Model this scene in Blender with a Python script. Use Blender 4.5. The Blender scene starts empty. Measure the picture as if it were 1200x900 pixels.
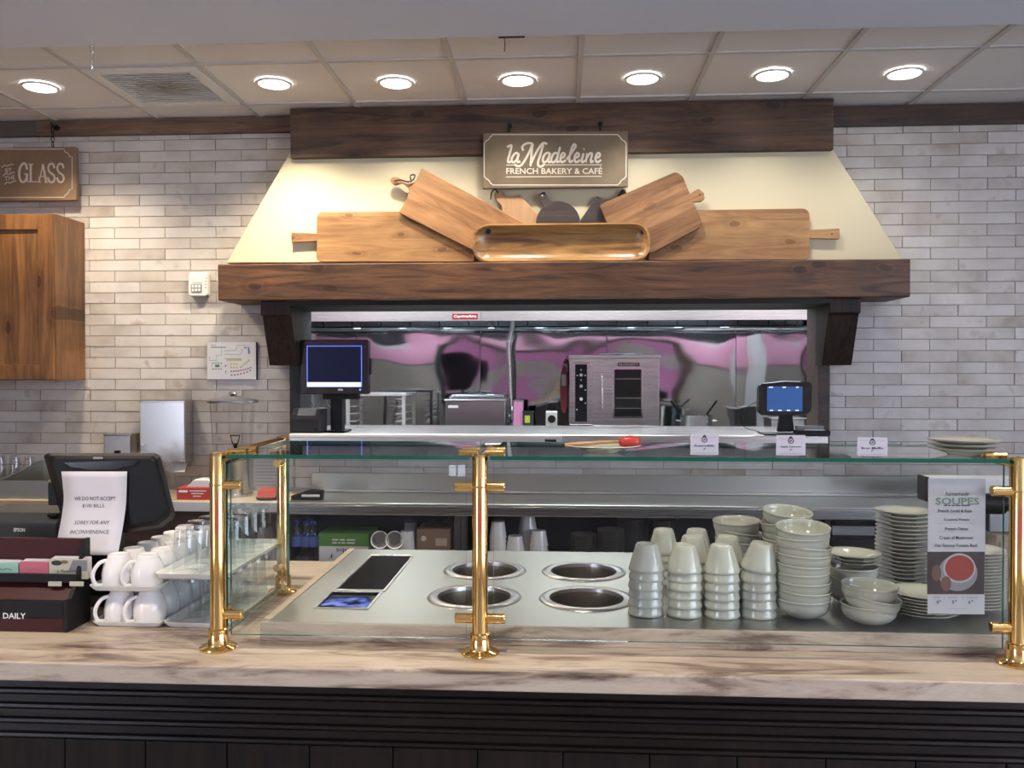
import bpy, bmesh, math, random
from mathutils import Vector, Matrix, noise
random.seed(7)
SC = bpy.context.scene
COL = SC.collection
PI = math.pi

# ------------------------------------------------------------------ camera
CAM_Z = 1.60
YAW, PITCH = math.atan(0.060), math.atan(0.013)
cam_d = bpy.data.cameras.new('camera')
cam_d.sensor_width = 36.0
cam_d.lens = 30.0
cam_d.clip_start = 0.02
cam = bpy.data.objects.new('camera', cam_d)
COL.objects.link(cam)
cam.location = (0, 0, CAM_Z)
cam.rotation_euler = (PI/2 - PITCH, 0, YAW)
SC.camera = cam

# ------------------------------------------------------------------ view and world
SC.view_settings.view_transform = 'Standard'
SC.view_settings.look = 'None'
SC.view_settings.gamma = 1.0
SC.view_settings.use_curve_mapping = False
SC.view_settings.exposure = 0.25
try:
    SC.cycles.transparent_max_bounces = 48
    SC.cycles.max_bounces = 10
    SC.cycles.caustics_reflective = False
    SC.cycles.caustics_refractive = False
except Exception:
    pass
world = bpy.data.worlds.new('daylight')
SC.world = world
world.use_nodes = True
bg = world.node_tree.nodes['Background']
bg.inputs[0].default_value = (0.76, 0.80, 1.0, 1)
bg.inputs[1].default_value = 10.0

def area_light(name, loc, rot, sx, sy, power, color, portal=False, spread=PI):
    l = bpy.data.lights.new(name, 'AREA')
    l.shape = 'RECTANGLE'; l.size = sx; l.size_y = sy
    l.energy = power; l.color = color; l.spread = spread
    if portal: l.cycles.is_portal = True
    o = bpy.data.objects.new(name, l); COL.objects.link(o)
    o.location = loc; o.rotation_euler = rot
    return o

# shop windows behind the camera: openings in the front wall (Y = -6)
WINDOWS = [(-4.9, -1.9, 1.55, 2.6), (-1.6, 1.5, 1.55, 2.6), (1.8, 4.9, 1.55, 2.6)]
ADDED_SIDE_WINDOWS = [(-1, -5.6, -2.6, 0.6, 2.85), (1, -5.2, -2.4, 0.6, 2.85), (1, -2.0, 0.9, 0.6, 2.85)]   # added out of view for daylight; side, y0, y1, z0, z1
LOW_PANE = (-1.40, -1.17, 0.33, 0.50)
for i, (a, b, c, d) in enumerate(WINDOWS):
    area_light('window_portal', ((a+b)/2, -6.02, (c+d)/2), (PI/2, 0, 0), b-a, d-c, 1, (1, 1, 1), portal=True)
for (s, a, b, c, d) in ADDED_SIDE_WINDOWS:
    area_light('window_portal', (s*5.42, (a+b)/2, (c+d)/2), (PI/2, 0, s*PI/2), b-a, d-c, 1, (1, 1, 1), portal=True)
# kitchen ceiling troffers (fixtures built further down)
KLIGHTS = [(-1.6, 5.75), (0.2, 5.75), (1.9, 5.75)]
for (x, y) in KLIGHTS:
    area_light('troffer_light', (x, y, 2.73), (0, 0, 0), 1.15, 0.5, 34, (0.86, 0.93, 1.0))
# dining downlights out of view, added to brighten counter and floor (fixtures built further down)
FILL_DOWNLIGHTS = [(-2.0, 1.65, 150), (-0.2, 1.6, 120), (1.9, 1.65, 105), (-1.2, -2.2, 85), (1.4, -2.2, 85)]

# ------------------------------------------------------------------ picture <-> place
_F = Vector((-math.sin(YAW)*math.cos(PITCH), math.cos(YAW)*math.cos(PITCH), -math.sin(PITCH)))
_R = Vector((math.cos(YAW), math.sin(YAW), 0))
_U = _R.cross(_F)
def ray(px, py): return _F + _R*((px-600)/1000.0) + _U*((450-py)/1000.0)
def W(px, py, Y):
    d = ray(px, py); return Vector((0, 0, CAM_Z)) + d*(Y/d.y)
def G(px, py, Z):
    d = ray(px, py); return Vector((0, 0, CAM_Z)) + d*((Z-CAM_Z)/d.z)
def XW(px, Y, py=437): return W(px, py, Y).x
def ZW(py, Y, px=660): return W(px, py, Y).z

# ------------------------------------------------------------------ materials
MATS = {}
def nt(m):
    m.use_nodes = True
    t = m.node_tree
    return t, t.nodes, t.links, t.nodes['Principled BSDF']
def mat(name, color, rough=0.5, metal=0.0, emit=None, estr=0.0, spec=None, bump=0.0, bscale=60, var=0.0, vscale=8, coat=0.0):
    m = bpy.data.materials.new(name); MATS[name] = m
    t, N, L, P = nt(m)
    P.inputs['Base Color'].default_value = (*color, 1)
    P.inputs['Roughness'].default_value = rough
    P.inputs['Metallic'].default_value = metal
    if spec is not None: P.inputs['Specular IOR Level'].default_value = spec
    if coat: P.inputs['Coat Weight'].default_value = coat; P.inputs['Coat Roughness'].default_value = 0.08
    if emit:
        P.inputs['Emission Color'].default_value = (*emit, 1); P.inputs['Emission Strength'].default_value = estr
    if bump or var:
        tc = N.new('ShaderNodeTexCoord')
        if bump:
            nz = N.new('ShaderNodeTexNoise'); nz.inputs['Scale'].default_value = bscale; nz.inputs['Detail'].default_value = 3
            L.new(tc.outputs['Object'], nz.inputs['Vector'])
            bp = N.new('ShaderNodeBump'); bp.inputs['Strength'].default_value = bump; bp.inputs['Distance'].default_value = 0.005
            L.new(nz.outputs['Fac'], bp.inputs['Height']); L.new(bp.outputs['Normal'], P.inputs['Normal'])
        if var:
            nz = N.new('ShaderNodeTexNoise'); nz.inputs['Scale'].default_value = vscale; nz.inputs['Detail'].default_value = 4
            L.new(tc.outputs['Object'], nz.inputs['Vector'])
            rp = N.new('ShaderNodeValToRGB')
            rp.color_ramp.elements[0].position = 0.3; rp.color_ramp.elements[1].position = 0.7
            rp.color_ramp.elements[0].color = (*[c*(1-var) for c in color], 1)
            rp.color_ramp.elements[1].color = (*[min(1, c*(1+var*0.6)) for c in color], 1)
            L.new(nz.outputs['Fac'], rp.inputs['Fac']); L.new(rp.outputs['Color'], P.inputs['Base Color'])
    return m

def ramp(N, stops):
    rp = N.new('ShaderNodeValToRGB'); cr = rp.color_ramp
    while len(cr.elements) < len(stops): cr.elements.new(0.5)
    for e, (p, c) in zip(cr.elements, stops):
        e.position = p; e.color = (*c, 1)
    return rp

def wood(name, dark, light, axis='x', scale=1.0, rough=0.5, knots=0.8, contrast=1.0, coat=0.0, knot_scale=2.6, plank=None, rot=0.0):
    """stretched noise grain along one axis plus sparse round knots"""
    m = bpy.data.materials.new(name); MATS[name] = m
    t, N, L, P = nt(m)
    tc = N.new('ShaderNodeTexCoord')
    mp = N.new('ShaderNodeMapping')
    s = {'x': (1.2, 14, 14), 'y': (14, 1.2, 14), 'z': (14, 14, 1.2)}[axis]
    mp.inputs['Scale'].default_value = tuple(v*scale for v in s)
    mo = N.new('ShaderNodeMapping'); mo.inputs['Rotation'].default_value = (0, rot, 0)
    L.new(tc.outputs['Object'], mo.inputs['Vector'])
    L.new(mo.outputs['Vector'], mp.inputs['Vector'])
    nz = N.new('ShaderNodeTexNoise'); nz.inputs['Scale'].default_value = 1.6; nz.inputs['Detail'].default_value = 7
    nz.inputs['Distortion'].default_value = 1.4; nz.inputs['Roughness'].default_value = 0.62
    L.new(mp.outputs['Vector'], nz.inputs['Vector'])
    mid = [(a+b)/2 for a, b in zip(dark, light)]
    rp = ramp(N, [(0.32, dark), (0.5, mid), (0.68, light)])
    L.new(nz.outputs['Fac'], rp.inputs['Fac'])
    # broad tone
    nb = N.new('ShaderNodeTexNoise'); nb.inputs['Scale'].default_value = 3.2; nb.inputs['Detail'].default_value = 2
    L.new(tc.outputs['Object'], nb.inputs['Vector'])
    rb = ramp(N, [(0.3, (0.62, 0.58, 0.55)), (0.7, (1.12, 1.1, 1.08))])
    L.new(nb.outputs['Fac'], rb.inputs['Fac'])
    mx = N.new('ShaderNodeMix'); mx.data_type = 'RGBA'; mx.blend_type = 'MULTIPLY'; mx.inputs[0].default_value = 0.75*contrast
    L.new(rp.outputs['Color'], mx.inputs[6]); L.new(rb.outputs['Color'], mx.inputs[7])
    out = mx.outputs[2]
    if plank:
        sx = N.new('ShaderNodeSeparateXYZ'); L.new(mo.outputs['Vector'], sx.inputs[0])
        dv = N.new('ShaderNodeMath'); dv.operation = 'DIVIDE'; dv.inputs[1].default_value = plank
        L.new(sx.outputs['Z' if axis == 'x' else 'X'], dv.inputs[0])
        fl = N.new('ShaderNodeMath'); fl.operation = 'FLOOR'; L.new(dv.outputs[0], fl.inputs[0])
        wn = N.new('ShaderNodeTexWhiteNoise'); wn.noise_dimensions = '1D'; L.new(fl.outputs[0], wn.inputs['W'])
        rw = ramp(N, [(0.0, (0.66, 0.6, 0.55)), (1.0, (1.08, 1.06, 1.04))]); L.new(wn.outputs['Value'], rw.inputs['Fac'])
        m3 = N.new('ShaderNodeMix'); m3.data_type = 'RGBA'; m3.blend_type = 'MULTIPLY'; m3.inputs[0].default_value = 1.0
        L.new(out, m3.inputs[6]); L.new(rw.outputs['Color'], m3.inputs[7]); out = m3.outputs[2]
    if knots:
        mk = N.new('ShaderNodeMapping')
        k = {'x': (0.75, 1.6, 1.6), 'y': (1.6, 0.75, 1.6), 'z': (1.6, 1.6, 0.75)}[axis]
        mk.inputs['Scale'].default_value = k
        dn = N.new('ShaderNodeTexNoise'); dn.inputs['Scale'].default_value = 9.0; L.new(mo.outputs['Vector'], dn.inputs['Vector'])
        dm = N.new('ShaderNodeMix'); dm.data_type = 'RGBA'; dm.blend_type = 'ADD'; dm.inputs[0].default_value = 0.05
        L.new(mo.outputs['Vector'], dm.inputs[6]); L.new(dn.outputs['Color'], dm.inputs[7])
        L.new(dm.outputs[2], mk.inputs['Vector'])
        s3 = N.new('ShaderNodeSeparateXYZ'); L.new(mk.outputs['Vector'], s3.inputs[0])
        c3 = N.new('ShaderNodeCombineXYZ'); L.new(s3.outputs['X'], c3.inputs['X']); L.new(s3.outputs['Z'], c3.inputs['Y'])
        vo = N.new('ShaderNodeTexVoronoi'); vo.voronoi_dimensions = '2D'; vo.inputs['Scale'].default_value = knot_scale
        L.new(c3.outputs[0], vo.inputs['Vector'])
        rk = ramp(N, [(0.0, (0.25, 0.2, 0.17)), (0.07, (0.35, 0.28, 0.24)), (0.085, (0.95, 0.9, 0.85)), (0.12, (0.7, 0.66, 0.62)), (0.2, (1, 1, 1))])
        L.new(vo.outputs['Distance'], rk.inputs['Fac'])
        m2 = N.new('ShaderNodeMix'); m2.data_type = 'RGBA'; m2.blend_type = 'MULTIPLY'; m2.inputs[0].default_value = knots
        L.new(out, m2.inputs[6]); L.new(rk.outputs['Color'], m2.inputs[7])
        out = m2.outputs[2]
    L.new(out, P.inputs['Base Color'])
    P.inputs['Roughness'].default_value = rough
    if coat: P.inputs['Coat Weight'].default_value = coat; P.inputs['Coat Roughness'].default_value = 0.2
    bp = N.new('ShaderNodeBump'); bp.inputs['Strength'].default_value = 0.25; bp.inputs['Distance'].default_value = 0.004
    L.new(nz.outputs['Fac'], bp.inputs['Height']); L.new(bp.outputs['Normal'], P.inputs['Normal'])
    return m

def steel(name, color=(0.62, 0.61, 0.58), rough=0.28, streak='x', amount=0.04):
    m = bpy.data.materials.new(name); MATS[name] = m
    t, N, L, P = nt(m)
    P.inputs['Base Color'].default_value = (*color, 1)
    P.inputs['Metallic'].default_value = 1.0
    tc = N.new('ShaderNodeTexCoord'); mp = N.new('ShaderNodeMapping')
    mp.inputs['Scale'].default_value = {'x': (1.0, 160, 160), 'y': (160, 1.0, 160), 'z': (160, 160, 1.0)}[streak]
    L.new(tc.outputs['Object'], mp.inputs['Vector'])
    nz = N.new('ShaderNodeTexNoise'); nz.inputs['Scale'].default_value = 2.0; nz.inputs['Detail'].default_value = 3
    L.new(mp.outputs['Vector'], nz.inputs['Vector'])
    mr = N.new('ShaderNodeMapRange'); mr.inputs[3].default_value = max(0.02, rough-amount); mr.inputs[4].default_value = rough+amount
    L.new(nz.outputs['Fac'], mr.inputs[0]); L.new(mr.outputs[0], P.inputs['Roughness'])
    return m

def pane_glass(name, tint=(0.975, 0.99, 0.98), ior=1.45):
    """flat clear glass: light passes straight through, the surface mirrors by Fresnel"""
    m = bpy.data.materials.new(name); MATS[name] = m
    m.use_nodes = True
    t = m.node_tree; N = t.nodes; L = t.links
    N.remove(N['Principled BSDF'])
    out = N['Material Output']
    tr = N.new('ShaderNodeBsdfTransparent'); tr.inputs[0].default_value = (*tint, 1)
    gl = N.new('ShaderNodeBsdfGlossy'); gl.inputs['Roughness'].default_value = 0.01
    gl.inputs[0].default_value = (1, 1, 1, 1)
    fr = N.new('ShaderNodeFresnel'); fr.inputs[0].default_value = ior
    ge = N.new('ShaderNodeNewGeometry')          # only the outer side of each skin mirrors
    sb = N.new('ShaderNodeMath'); sb.operation = 'SUBTRACT'; sb.use_clamp = True
    L.new(fr.outputs[0], sb.inputs[0]); L.new(ge.outputs['Backfacing'], sb.inputs[1])
    mx = N.new('ShaderNodeMixShader')
    L.new(sb.outputs[0], mx.inputs[0]); L.new(tr.outputs[0], mx.inputs[1]); L.new(gl.outputs[0], mx.inputs[2])
    L.new(mx.outputs[0], out.inputs[0])
    return m

def brick_material():
    m = bpy.data.materials.new('glazed_brick'); MATS['brick'] = m
    t, N, L, P = nt(m)
    oi = N.new('ShaderNodeObjectInfo'); ge = N.new('ShaderNodeNewGeometry')
    ad = N.new('ShaderNodeMath'); ad.operation = 'ADD'
    L.new(oi.outputs['Random'], ad.inputs[0]); L.new(ge.outputs['Random Per Island'], ad.inputs[1])
    fr = N.new('ShaderNodeMath'); fr.operation = 'FRACT'; L.new(ad.outputs[0], fr.inputs[0])
    n1 = N.new('ShaderNodeTexNoise'); n1.inputs['Scale'].default_value = 5.5; n1.inputs['Detail'].default_value = 5; n1.noise_dimensions = '4D'
    L.new(ge.outputs['Position'], n1.inputs['Vector'])
    mw = N.new('ShaderNodeMath'); mw.operation = 'MULTIPLY'; mw.inputs[1].default_value = 7.0
    L.new(fr.outputs[0], mw.inputs[0]); L.new(mw.outputs[0], n1.inputs['W'])
    mr = N.new('ShaderNodeMath'); mr.operation = 'MULTIPLY_ADD'; mr.inputs[1].default_value = 0.24; mr.inputs[2].default_value = -0.12
    L.new(fr.outputs[0], mr.inputs[0])
    sm = N.new('ShaderNodeMath'); sm.operation = 'ADD'; L.new(n1.outputs['Fac'], sm.inputs[0]); L.new(mr.outputs[0], sm.inputs[1])
    rp = ramp(N, [(0.22, (0.36, 0.30, 0.245)), (0.34, (0.47, 0.425, 0.37)), (0.50, (0.56, 0.525, 0.475)), (0.66, (0.63, 0.595, 0.55)), (0.8, (0.54, 0.51, 0.475))])
    L.new(sm.outputs[0], rp.inputs['Fac'])
    # a stained end on some bricks
    n2 = N.new('ShaderNodeTexNoise'); n2.inputs['Scale'].default_value = 11; n2.inputs['Detail'].default_value = 6; n2.noise_dimensions = '4D'
    L.new(ge.outputs['Position'], n2.inputs['Vector']); L.new(mw.outputs[0], n2.inputs['W'])
    r2 = ramp(N, [(0.60, (1, 1, 1)), (0.70, (0.70, 0.63, 0.56))])
    L.new(n2.outputs['Fac'], r2.inputs['Fac'])
    mx = N.new('ShaderNodeMix'); mx.data_type = 'RGBA'; mx.blend_type = 'MULTIPLY'; mx.inputs[0].default_value = 0.8
    L.new(rp.outputs['Color'], mx.inputs[6]); L.new(r2.outputs['Color'], mx.inputs[7])
    L.new(mx.outputs[2], P.inputs['Base Color'])
    P.inputs['Roughness'].default_value = 0.42
    bp = N.new('ShaderNodeBump'); bp.inputs['Strength'].default_value = 0.3; bp.inputs['Distance'].default_value = 0.006
    L.new(n2.outputs['Fac'], bp.inputs['Height']); L.new(bp.outputs['Normal'], P.inputs['Normal'])
    return m

def marble_material(name='counter_laminate'):
    m = bpy.data.materials.new(name); MATS['marble'] = m
    t, N, L, P = nt(m)
    ge = N.new('ShaderNodeNewGeometry'); mp = N.new('ShaderNodeMapping')
    mp.inputs['Scale'].default_value = (2.2, 12, 14)
    mp.inputs['Rotation'].default_value = (0, 0, 0.06)
    L.new(ge.outputs['Position'], mp.inputs['Vector'])
    n1 = N.new('ShaderNodeTexNoise'); n1.inputs['Scale'].default_value = 1.3; n1.inputs['Detail'].default_value = 9; n1.inputs['Roughness'].default_value = 0.68; n1.inputs['Distortion'].default_value = 0.7
    L.new(mp.outputs['Vector'], n1.inputs['Vector'])
    rp = ramp(N, [(0.32, (0.085, 0.058, 0.045)), (0.41, (0.23, 0.165, 0.125)), (0.48, (0.43, 0.345, 0.265)), (0.57, (0.54, 0.45, 0.35)), (0.72, (0.46, 0.375, 0.295))])
    L.new(n1.outputs['Fac'], rp.inputs['Fac']); L.new(rp.outputs['Color'], P.inputs['Base Color'])
    P.inputs['Roughness'].default_value = 0.3
    return m

def blind_material():
    m = bpy.data.materials.new('added_pink_blind'); MATS['added_pink_blind'] = m
    m.use_nodes = True; t = m.node_tree; N = t.nodes; L = t.links
    N.remove(N['Principled BSDF'])
    a = N.new('ShaderNodeBsdfTranslucent'); a.inputs[0].default_value = (0.36, 0.19, 0.265, 1)
    b = N.new('ShaderNodeBsdfDiffuse'); b.inputs[0].default_value = (0.55, 0.28, 0.38, 1)
    mx = N.new('ShaderNodeMixShader'); mx.inputs[0].default_value = 0.5
    L.new(a.outputs[0], mx.inputs[1]); L.new(b.outputs[0], mx.inputs[2]); L.new(mx.outputs[0], N['Material Output'].inputs[0])
blind_material()
brick_material(); marble_material()
mat('mortar', (0.33, 0.29, 0.25), 0.9)
mat('tile', (0.82, 0.81, 0.80), 0.9, bump=0.15, bscale=140)
mat('grid', (0.60, 0.59, 0.57), 0.6)
mat('plaster', (0.72, 0.77, 0.87), 0.85)  # blue tint of the daylight put into the base colour
mat('cream', (0.63, 0.57, 0.385), 0.75, bump=0.05, bscale=200)
mat('floor', (0.30, 0.28, 0.275), 0.45, var=0.3, vscale=3)
mat('room_wall', (0.42, 0.35, 0.27), 0.8)
mat('kitchen_wall', (0.5, 0.5, 0.5), 0.6)
mat('trim_grey', (0.10, 0.085, 0.07), 0.6)
mat('added_pink_band', (0.62, 0.30, 0.42), 0.5)
mat('white', (0.80, 0.80, 0.78), 0.4)
mat('china', (0.45, 0.45, 0.375), 0.14, coat=0.3)
mat('mug_white', (0.80, 0.78, 0.76), 0.12, coat=0.3)
mat('tray', (0.78, 0.78, 0.74), 0.35)
mat('paper', (0.62, 0.595, 0.63), 0.8)
mat('menu_paper', (0.46, 0.44, 0.455), 0.8)
mat('card_paper', (0.50, 0.48, 0.53), 0.8)
mat('black', (0.009, 0.009, 0.010), 0.45, spec=0.22)
mat('black_gloss', (0.008, 0.008, 0.01), 0.12)
mat('charcoal', (0.03, 0.031, 0.033), 0.5, spec=0.3)
mat('grey_plastic', (0.20, 0.205, 0.21), 0.5)
mat('ink', (0.015, 0.014, 0.016), 0.7)
mat('grey_ink', (0.28, 0.28, 0.29), 0.7)
mat('maroon', (0.045, 0.008, 0.008), 0.45, spec=0.25)
mat('red', (0.42, 0.035, 0.025), 0.4)
mat('mitt', (0.12, 0.010, 0.016), 0.8)
mat('chalk', (0.60, 0.55, 0.46), 0.85)
mat('sign_board', (0.155, 0.115, 0.07), 0.7, var=0.25, vscale=5)
mat('sign_board_warm', (0.235, 0.15, 0.085), 0.7, var=0.2, vscale=5)
mat('brass', (0.86, 0.56, 0.20), 0.10, metal=1.0)
mat('chrome', (0.75, 0.75, 0.76), 0.12, metal=1.0)
mat('iron', (0.02, 0.018, 0.016), 0.5, metal=0.6)
steel('steel'); steel('steel_dark', (0.36, 0.36, 0.36), 0.3); steel('steel_v', (0.55, 0.54, 0.53), 0.25, 'z')
steel('steel_top', (0.46, 0.465, 0.43), 0.33, 'x', 0.04)
steel('steel_mirror', (0.46, 0.47, 0.49), 0.06, 'x', 0.02)
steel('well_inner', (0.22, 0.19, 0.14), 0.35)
mat('alu', (0.74, 0.73, 0.69), 0.35, metal=0.6)
pane_glass('glass'); pane_glass('tumbler_glass', (0.90, 0.92, 0.93), 1.75); pane_glass('clear_plastic', (0.92, 0.915, 0.91), 1.6)
mat('glass_edge', (0.004, 0.085, 0.055), 0.12)
mat('lamp_face', (1, 1, 1), 0.5, emit=(1.0, 0.95, 0.86), estr=9)
mat('hood_lamp', (1, 1, 1), 0.5, emit=(0.62, 0.80, 1.0), estr=45)
mat('troffer_face', (1, 1, 1), 0.5, emit=(0.9, 0.95, 1.0), estr=3)
wood('beam_wood', (0.028, 0.015, 0.009), (0.125, 0.066, 0.034), 'x', 1.0, 0.6, 0.9)
wood('mantel_wood', (0.040, 0.017, 0.008), (0.19, 0.088, 0.036), 'x', 1.0, 0.5, 0.9)
wood('corbel_wood', (0.012, 0.008, 0.006), (0.045, 0.028, 0.020), 'z', 1.0, 0.5, 0.4)
wood('trim_wood', (0.10, 0.06, 0.038), (0.25, 0.16, 0.10), 'x', 1.0, 0.6, 0.3)
wood('trim_dark', (0.025, 0.014, 0.009), (0.085, 0.046, 0.028), 'x', 1.0, 0.5, 0.5)
wood('cabinet_wood', (0.10, 0.042, 0.013), (0.30, 0.14, 0.045), 'z', 0.8, 0.42, 0.9, coat=0.1)
wood('board_light', (0.30, 0.16, 0.058), (0.52, 0.32, 0.135), 'x', 0.9, 0.55, 0.75, plank=0.13, knot_scale=4.0)
wood('board_mid', (0.24, 0.11, 0.042), (0.50, 0.275, 0.115), 'x', 0.8, 0.5, 0.15, rot=-0.49)
wood('board_pale', (0.40, 0.235, 0.115), (0.52, 0.33, 0.175), 'z', 0.8, 0.55, 0.0)
wood('board_plank', (0.20, 0.10, 0.04), (0.42, 0.235, 0.105), 'x', 1.0, 0.55, 0.5, plank=0.075, rot=0.42)
wood('board_brown', (0.25, 0.125, 0.047), (0.46, 0.27, 0.115), 'x', 0.9, 0.55, 0.6, knot_scale=3.2)
wood('board_black', (0.022, 0.016, 0.016), (0.055, 0.042, 0.04), 'x', 1.0, 0.6, 0.0)
wood('trough_wood', (0.15, 0.062, 0.016), (0.60, 0.35, 0.12), 'x', 0.7, 0.33, 0.2, 1.2, coat=0.3)
wood('panel_wood', (0.006, 0.004, 0.003), (0.020, 0.011, 0.008), 'z', 1.0, 0.5, 0.3)
wood('moulding_wood', (0.007, 0.005, 0.004), (0.017, 0.011, 0.008), 'x', 1.0, 0.33, 0.0)
for _n in ('panel_wood', 'moulding_wood', 'corbel_wood'): MATS[_n].node_tree.nodes['Principled BSDF'].inputs['Specular IOR Level'].default_value = 0.26
wood('shelf_wood', (0.42, 0.33, 0.23), (0.60, 0.50, 0.38), 'x', 1.0, 0.45, 0.0)

# ------------------------------------------------------------------ mesh builder
class MB:
    def __init__(s): s.v = []; s.f = []; s.m = []
    def add(s, vs, fs, mi=0):
        o = len(s.v); s.v += [Vector(v) for v in vs]
        s.f += [[i+o for i in f] for f in fs]; s.m += [mi]*len(fs); return s
    def box(s, x0, x1, y0, y1, z0, z1, mi=0):
        if x0 > x1: x0, x1 = x1, x0
        if y0 > y1: y0, y1 = y1, y0
        if z0 > z1: z0, z1 = z1, z0
        vs = [(x0,y0,z0),(x1,y0,z0),(x1,y1,z0),(x0,y1,z0),(x0,y0,z1),(x1,y0,z1),(x1,y1,z1),(x0,y1,z1)]
        return s.add(vs, [(3,2,1,0),(4,5,6,7),(0,1,5,4),(1,2,6,5),(2,3,7,6),(3,0,4,7)], mi)
    def lathe(s, prof, c=(0,0,0), n=28, mi=0, axis='z', sx=1.0, sy=1.0):
        c = Vector(c); rings = []
        vs = []; fs = []
        for (r, z) in prof:
            if r < 1e-6:
                rings.append([len(vs)]); vs.append((0, 0, z))
            else:
                rings.append(list(range(len(vs), len(vs)+n)))
                vs += [(r*math.cos(2*PI*k/n)*sx, r*math.sin(2*PI*k/n)*sy, z) for k in range(n)]
        for a, b in zip(rings, rings[1:]):
            if len(a) == 1 and len(b) == 1: continue
            for k in range(n):
                k2 = (k+1) % n
                if len(a) == 1: fs.append((a[0], b[k], b[k2]))
                elif len(b) == 1: fs.append((a[k], a[k2], b[0]))
                else: fs.append((a[k], a[k2], b[k2], b[k]))
        if axis == 'x': vs = [(z, x, y) for x, y, z in vs]
        elif axis == 'y': vs = [(y, z, x) for x, y, z in vs]
        return s.add([Vector(v)+c for v in vs], fs, mi)
    def cyl(s, c, r, h, axis='z', n=20, mi=0, r2=None):
        r2 = r if r2 is None else r2
        return s.lathe([(0, 0), (r, 0), (r2, h), (0, h)], c, n, mi, axis)
    def tube(s, pts, r, n=8, mi=0, closed=False, rs=None):
        pts = [Vector(p) for p in pts]; m = len(pts); vs = []; fs = []
        up = Vector((0.13, 0.31, 0.94)).normalized()
        for i, p in enumerate(pts):
            if closed: t = pts[(i+1) % m]-pts[i-1]
            else: t = pts[min(i+1, m-1)]-pts[max(i-1, 0)]
            t = t.normalized() if t.length > 1e-9 else Vector((0, 0, 1))
            a = t.cross(up)
            if a.length < 1e-3: a = t.cross(Vector((1, 0, 0)))
            a.normalize(); b = a.cross(t)
            rr = rs[i] if rs else r
            vs += [p + (a*math.cos(2*PI*k/n)+b*math.sin(2*PI*k/n))*rr for k in range(n)]
        for i in range(m if closed else m-1):
            j = (i+1) % m
            for k in range(n):
                k2 = (k+1) % n
                fs.append((i*n+k, i*n+k2, j*n+k2, j*n+k))
        if not closed:
            fs.append(tuple(range(n-1, -1, -1))); fs.append(tuple((m-1)*n+k for k in range(n)))
        return s.add(vs, fs, mi)
    def prism(s, poly, lo, hi, axis='y', mi=0, side_mi=None):
        """2-D outline (a, b) swept from lo to hi: axis y -> (x, z), axis x -> (y, z), axis z -> (x, y)"""
        n = len(poly)
        def put(a, b, c): return {'y': (a, c, b), 'x': (c, a, b), 'z': (a, b, c)}[axis]
        vs = [put(a, b, lo) for a, b in poly] + [put(a, b, hi) for a, b in poly]
        s.add(vs, [tuple(range(n)), tuple(range(2*n-1, n-1, -1))], mi)
        o = len(s.v)-2*n
        sm = mi if side_mi is None else side_mi
        for k in range(n):
            k2 = (k+1) % n
            s.f.append([o+k, o+n+k, o+n+k2, o+k2]); s.m.append(sm)
        return s
    def loops(s, rings, cap0=True, cap1=True, mi=0):
        n = len(rings[0]); vs = [v for r in rings for v in r]; fs = []
        for i in range(len(rings)-1):
            for k in range(n):
                k2 = (k+1) % n
                fs.append((i*n+k, i*n+k2, (i+1)*n+k2, (i+1)*n+k))
        if cap0: fs.append(tuple(range(n-1, -1, -1)))
        if cap1: fs.append(tuple((len(rings)-1)*n+k for k in range(n)))
        return s.add(vs, fs, mi)
    def quad(s, a, b, c, d, mi=0): return s.add([a, b, c, d], [(0, 1, 2, 3)], mi)
    def xf(s, M):
        s.v = [M @ v for v in s.v]; return s
    def build(s, name, mats, parent=None, smooth=None, bevel=0.0, base=None, kind=None):
        if not isinstance(mats, (list, tuple)): mats = [mats]
        me = bpy.data.meshes.new(name)
        off = BASE.get(parent, Vector((0, 0, 0))) if base is None else Vector(base)
        me.from_pydata([tuple(v-off) for v in s.v], [], s.f)
        bm = bmesh.new(); bm.from_mesh(me)
        if name == 'top_plate':                      # flat sheet: weld the cells and face every one of them up
            bmesh.ops.remove_doubles(bm, verts=bm.verts, dist=0.0005); bm.normal_update()
            bmesh.ops.reverse_faces(bm, faces=[f for f in bm.faces if f.normal.z < -0.5])
        else: bmesh.ops.recalc_face_normals(bm, faces=bm.faces)
        bm.to_mesh(me); bm.free()
        for m in mats: me.materials.append(MATS[m] if isinstance(m, str) else m)
        me.polygons.foreach_set('material_index', s.m if len(s.m) == len(me.polygons) else [0]*len(me.polygons))
        if smooth is not None:
            me.polygons.foreach_set('use_smooth', [True]*len(me.polygons))
            me.set_sharp_from_angle(angle=math.radians(smooth))
        me.update()
        o = bpy.data.objects.new(name, me); COL.objects.link(o)
        if parent is not None: o.parent = parent
        if base is not None: o.location = off; BASE[o] = off
        else: BASE[o] = off
        if bevel:
            b = o.modifiers.new('bevel', 'BEVEL'); b.width = bevel; b.segments = 2; b.limit_method = 'ANGLE'; b.angle_limit = math.radians(40)
        if kind: o['kind'] = kind
        return o
BASE = {}
def bxo(name, mats, parent, x0, x1, y0, y1, z0, z1, bevel=0.0, **k):
    return MB().box(x0, x1, y0, y1, z0, z1).build(name, mats, parent, bevel=bevel, **k)

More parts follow.
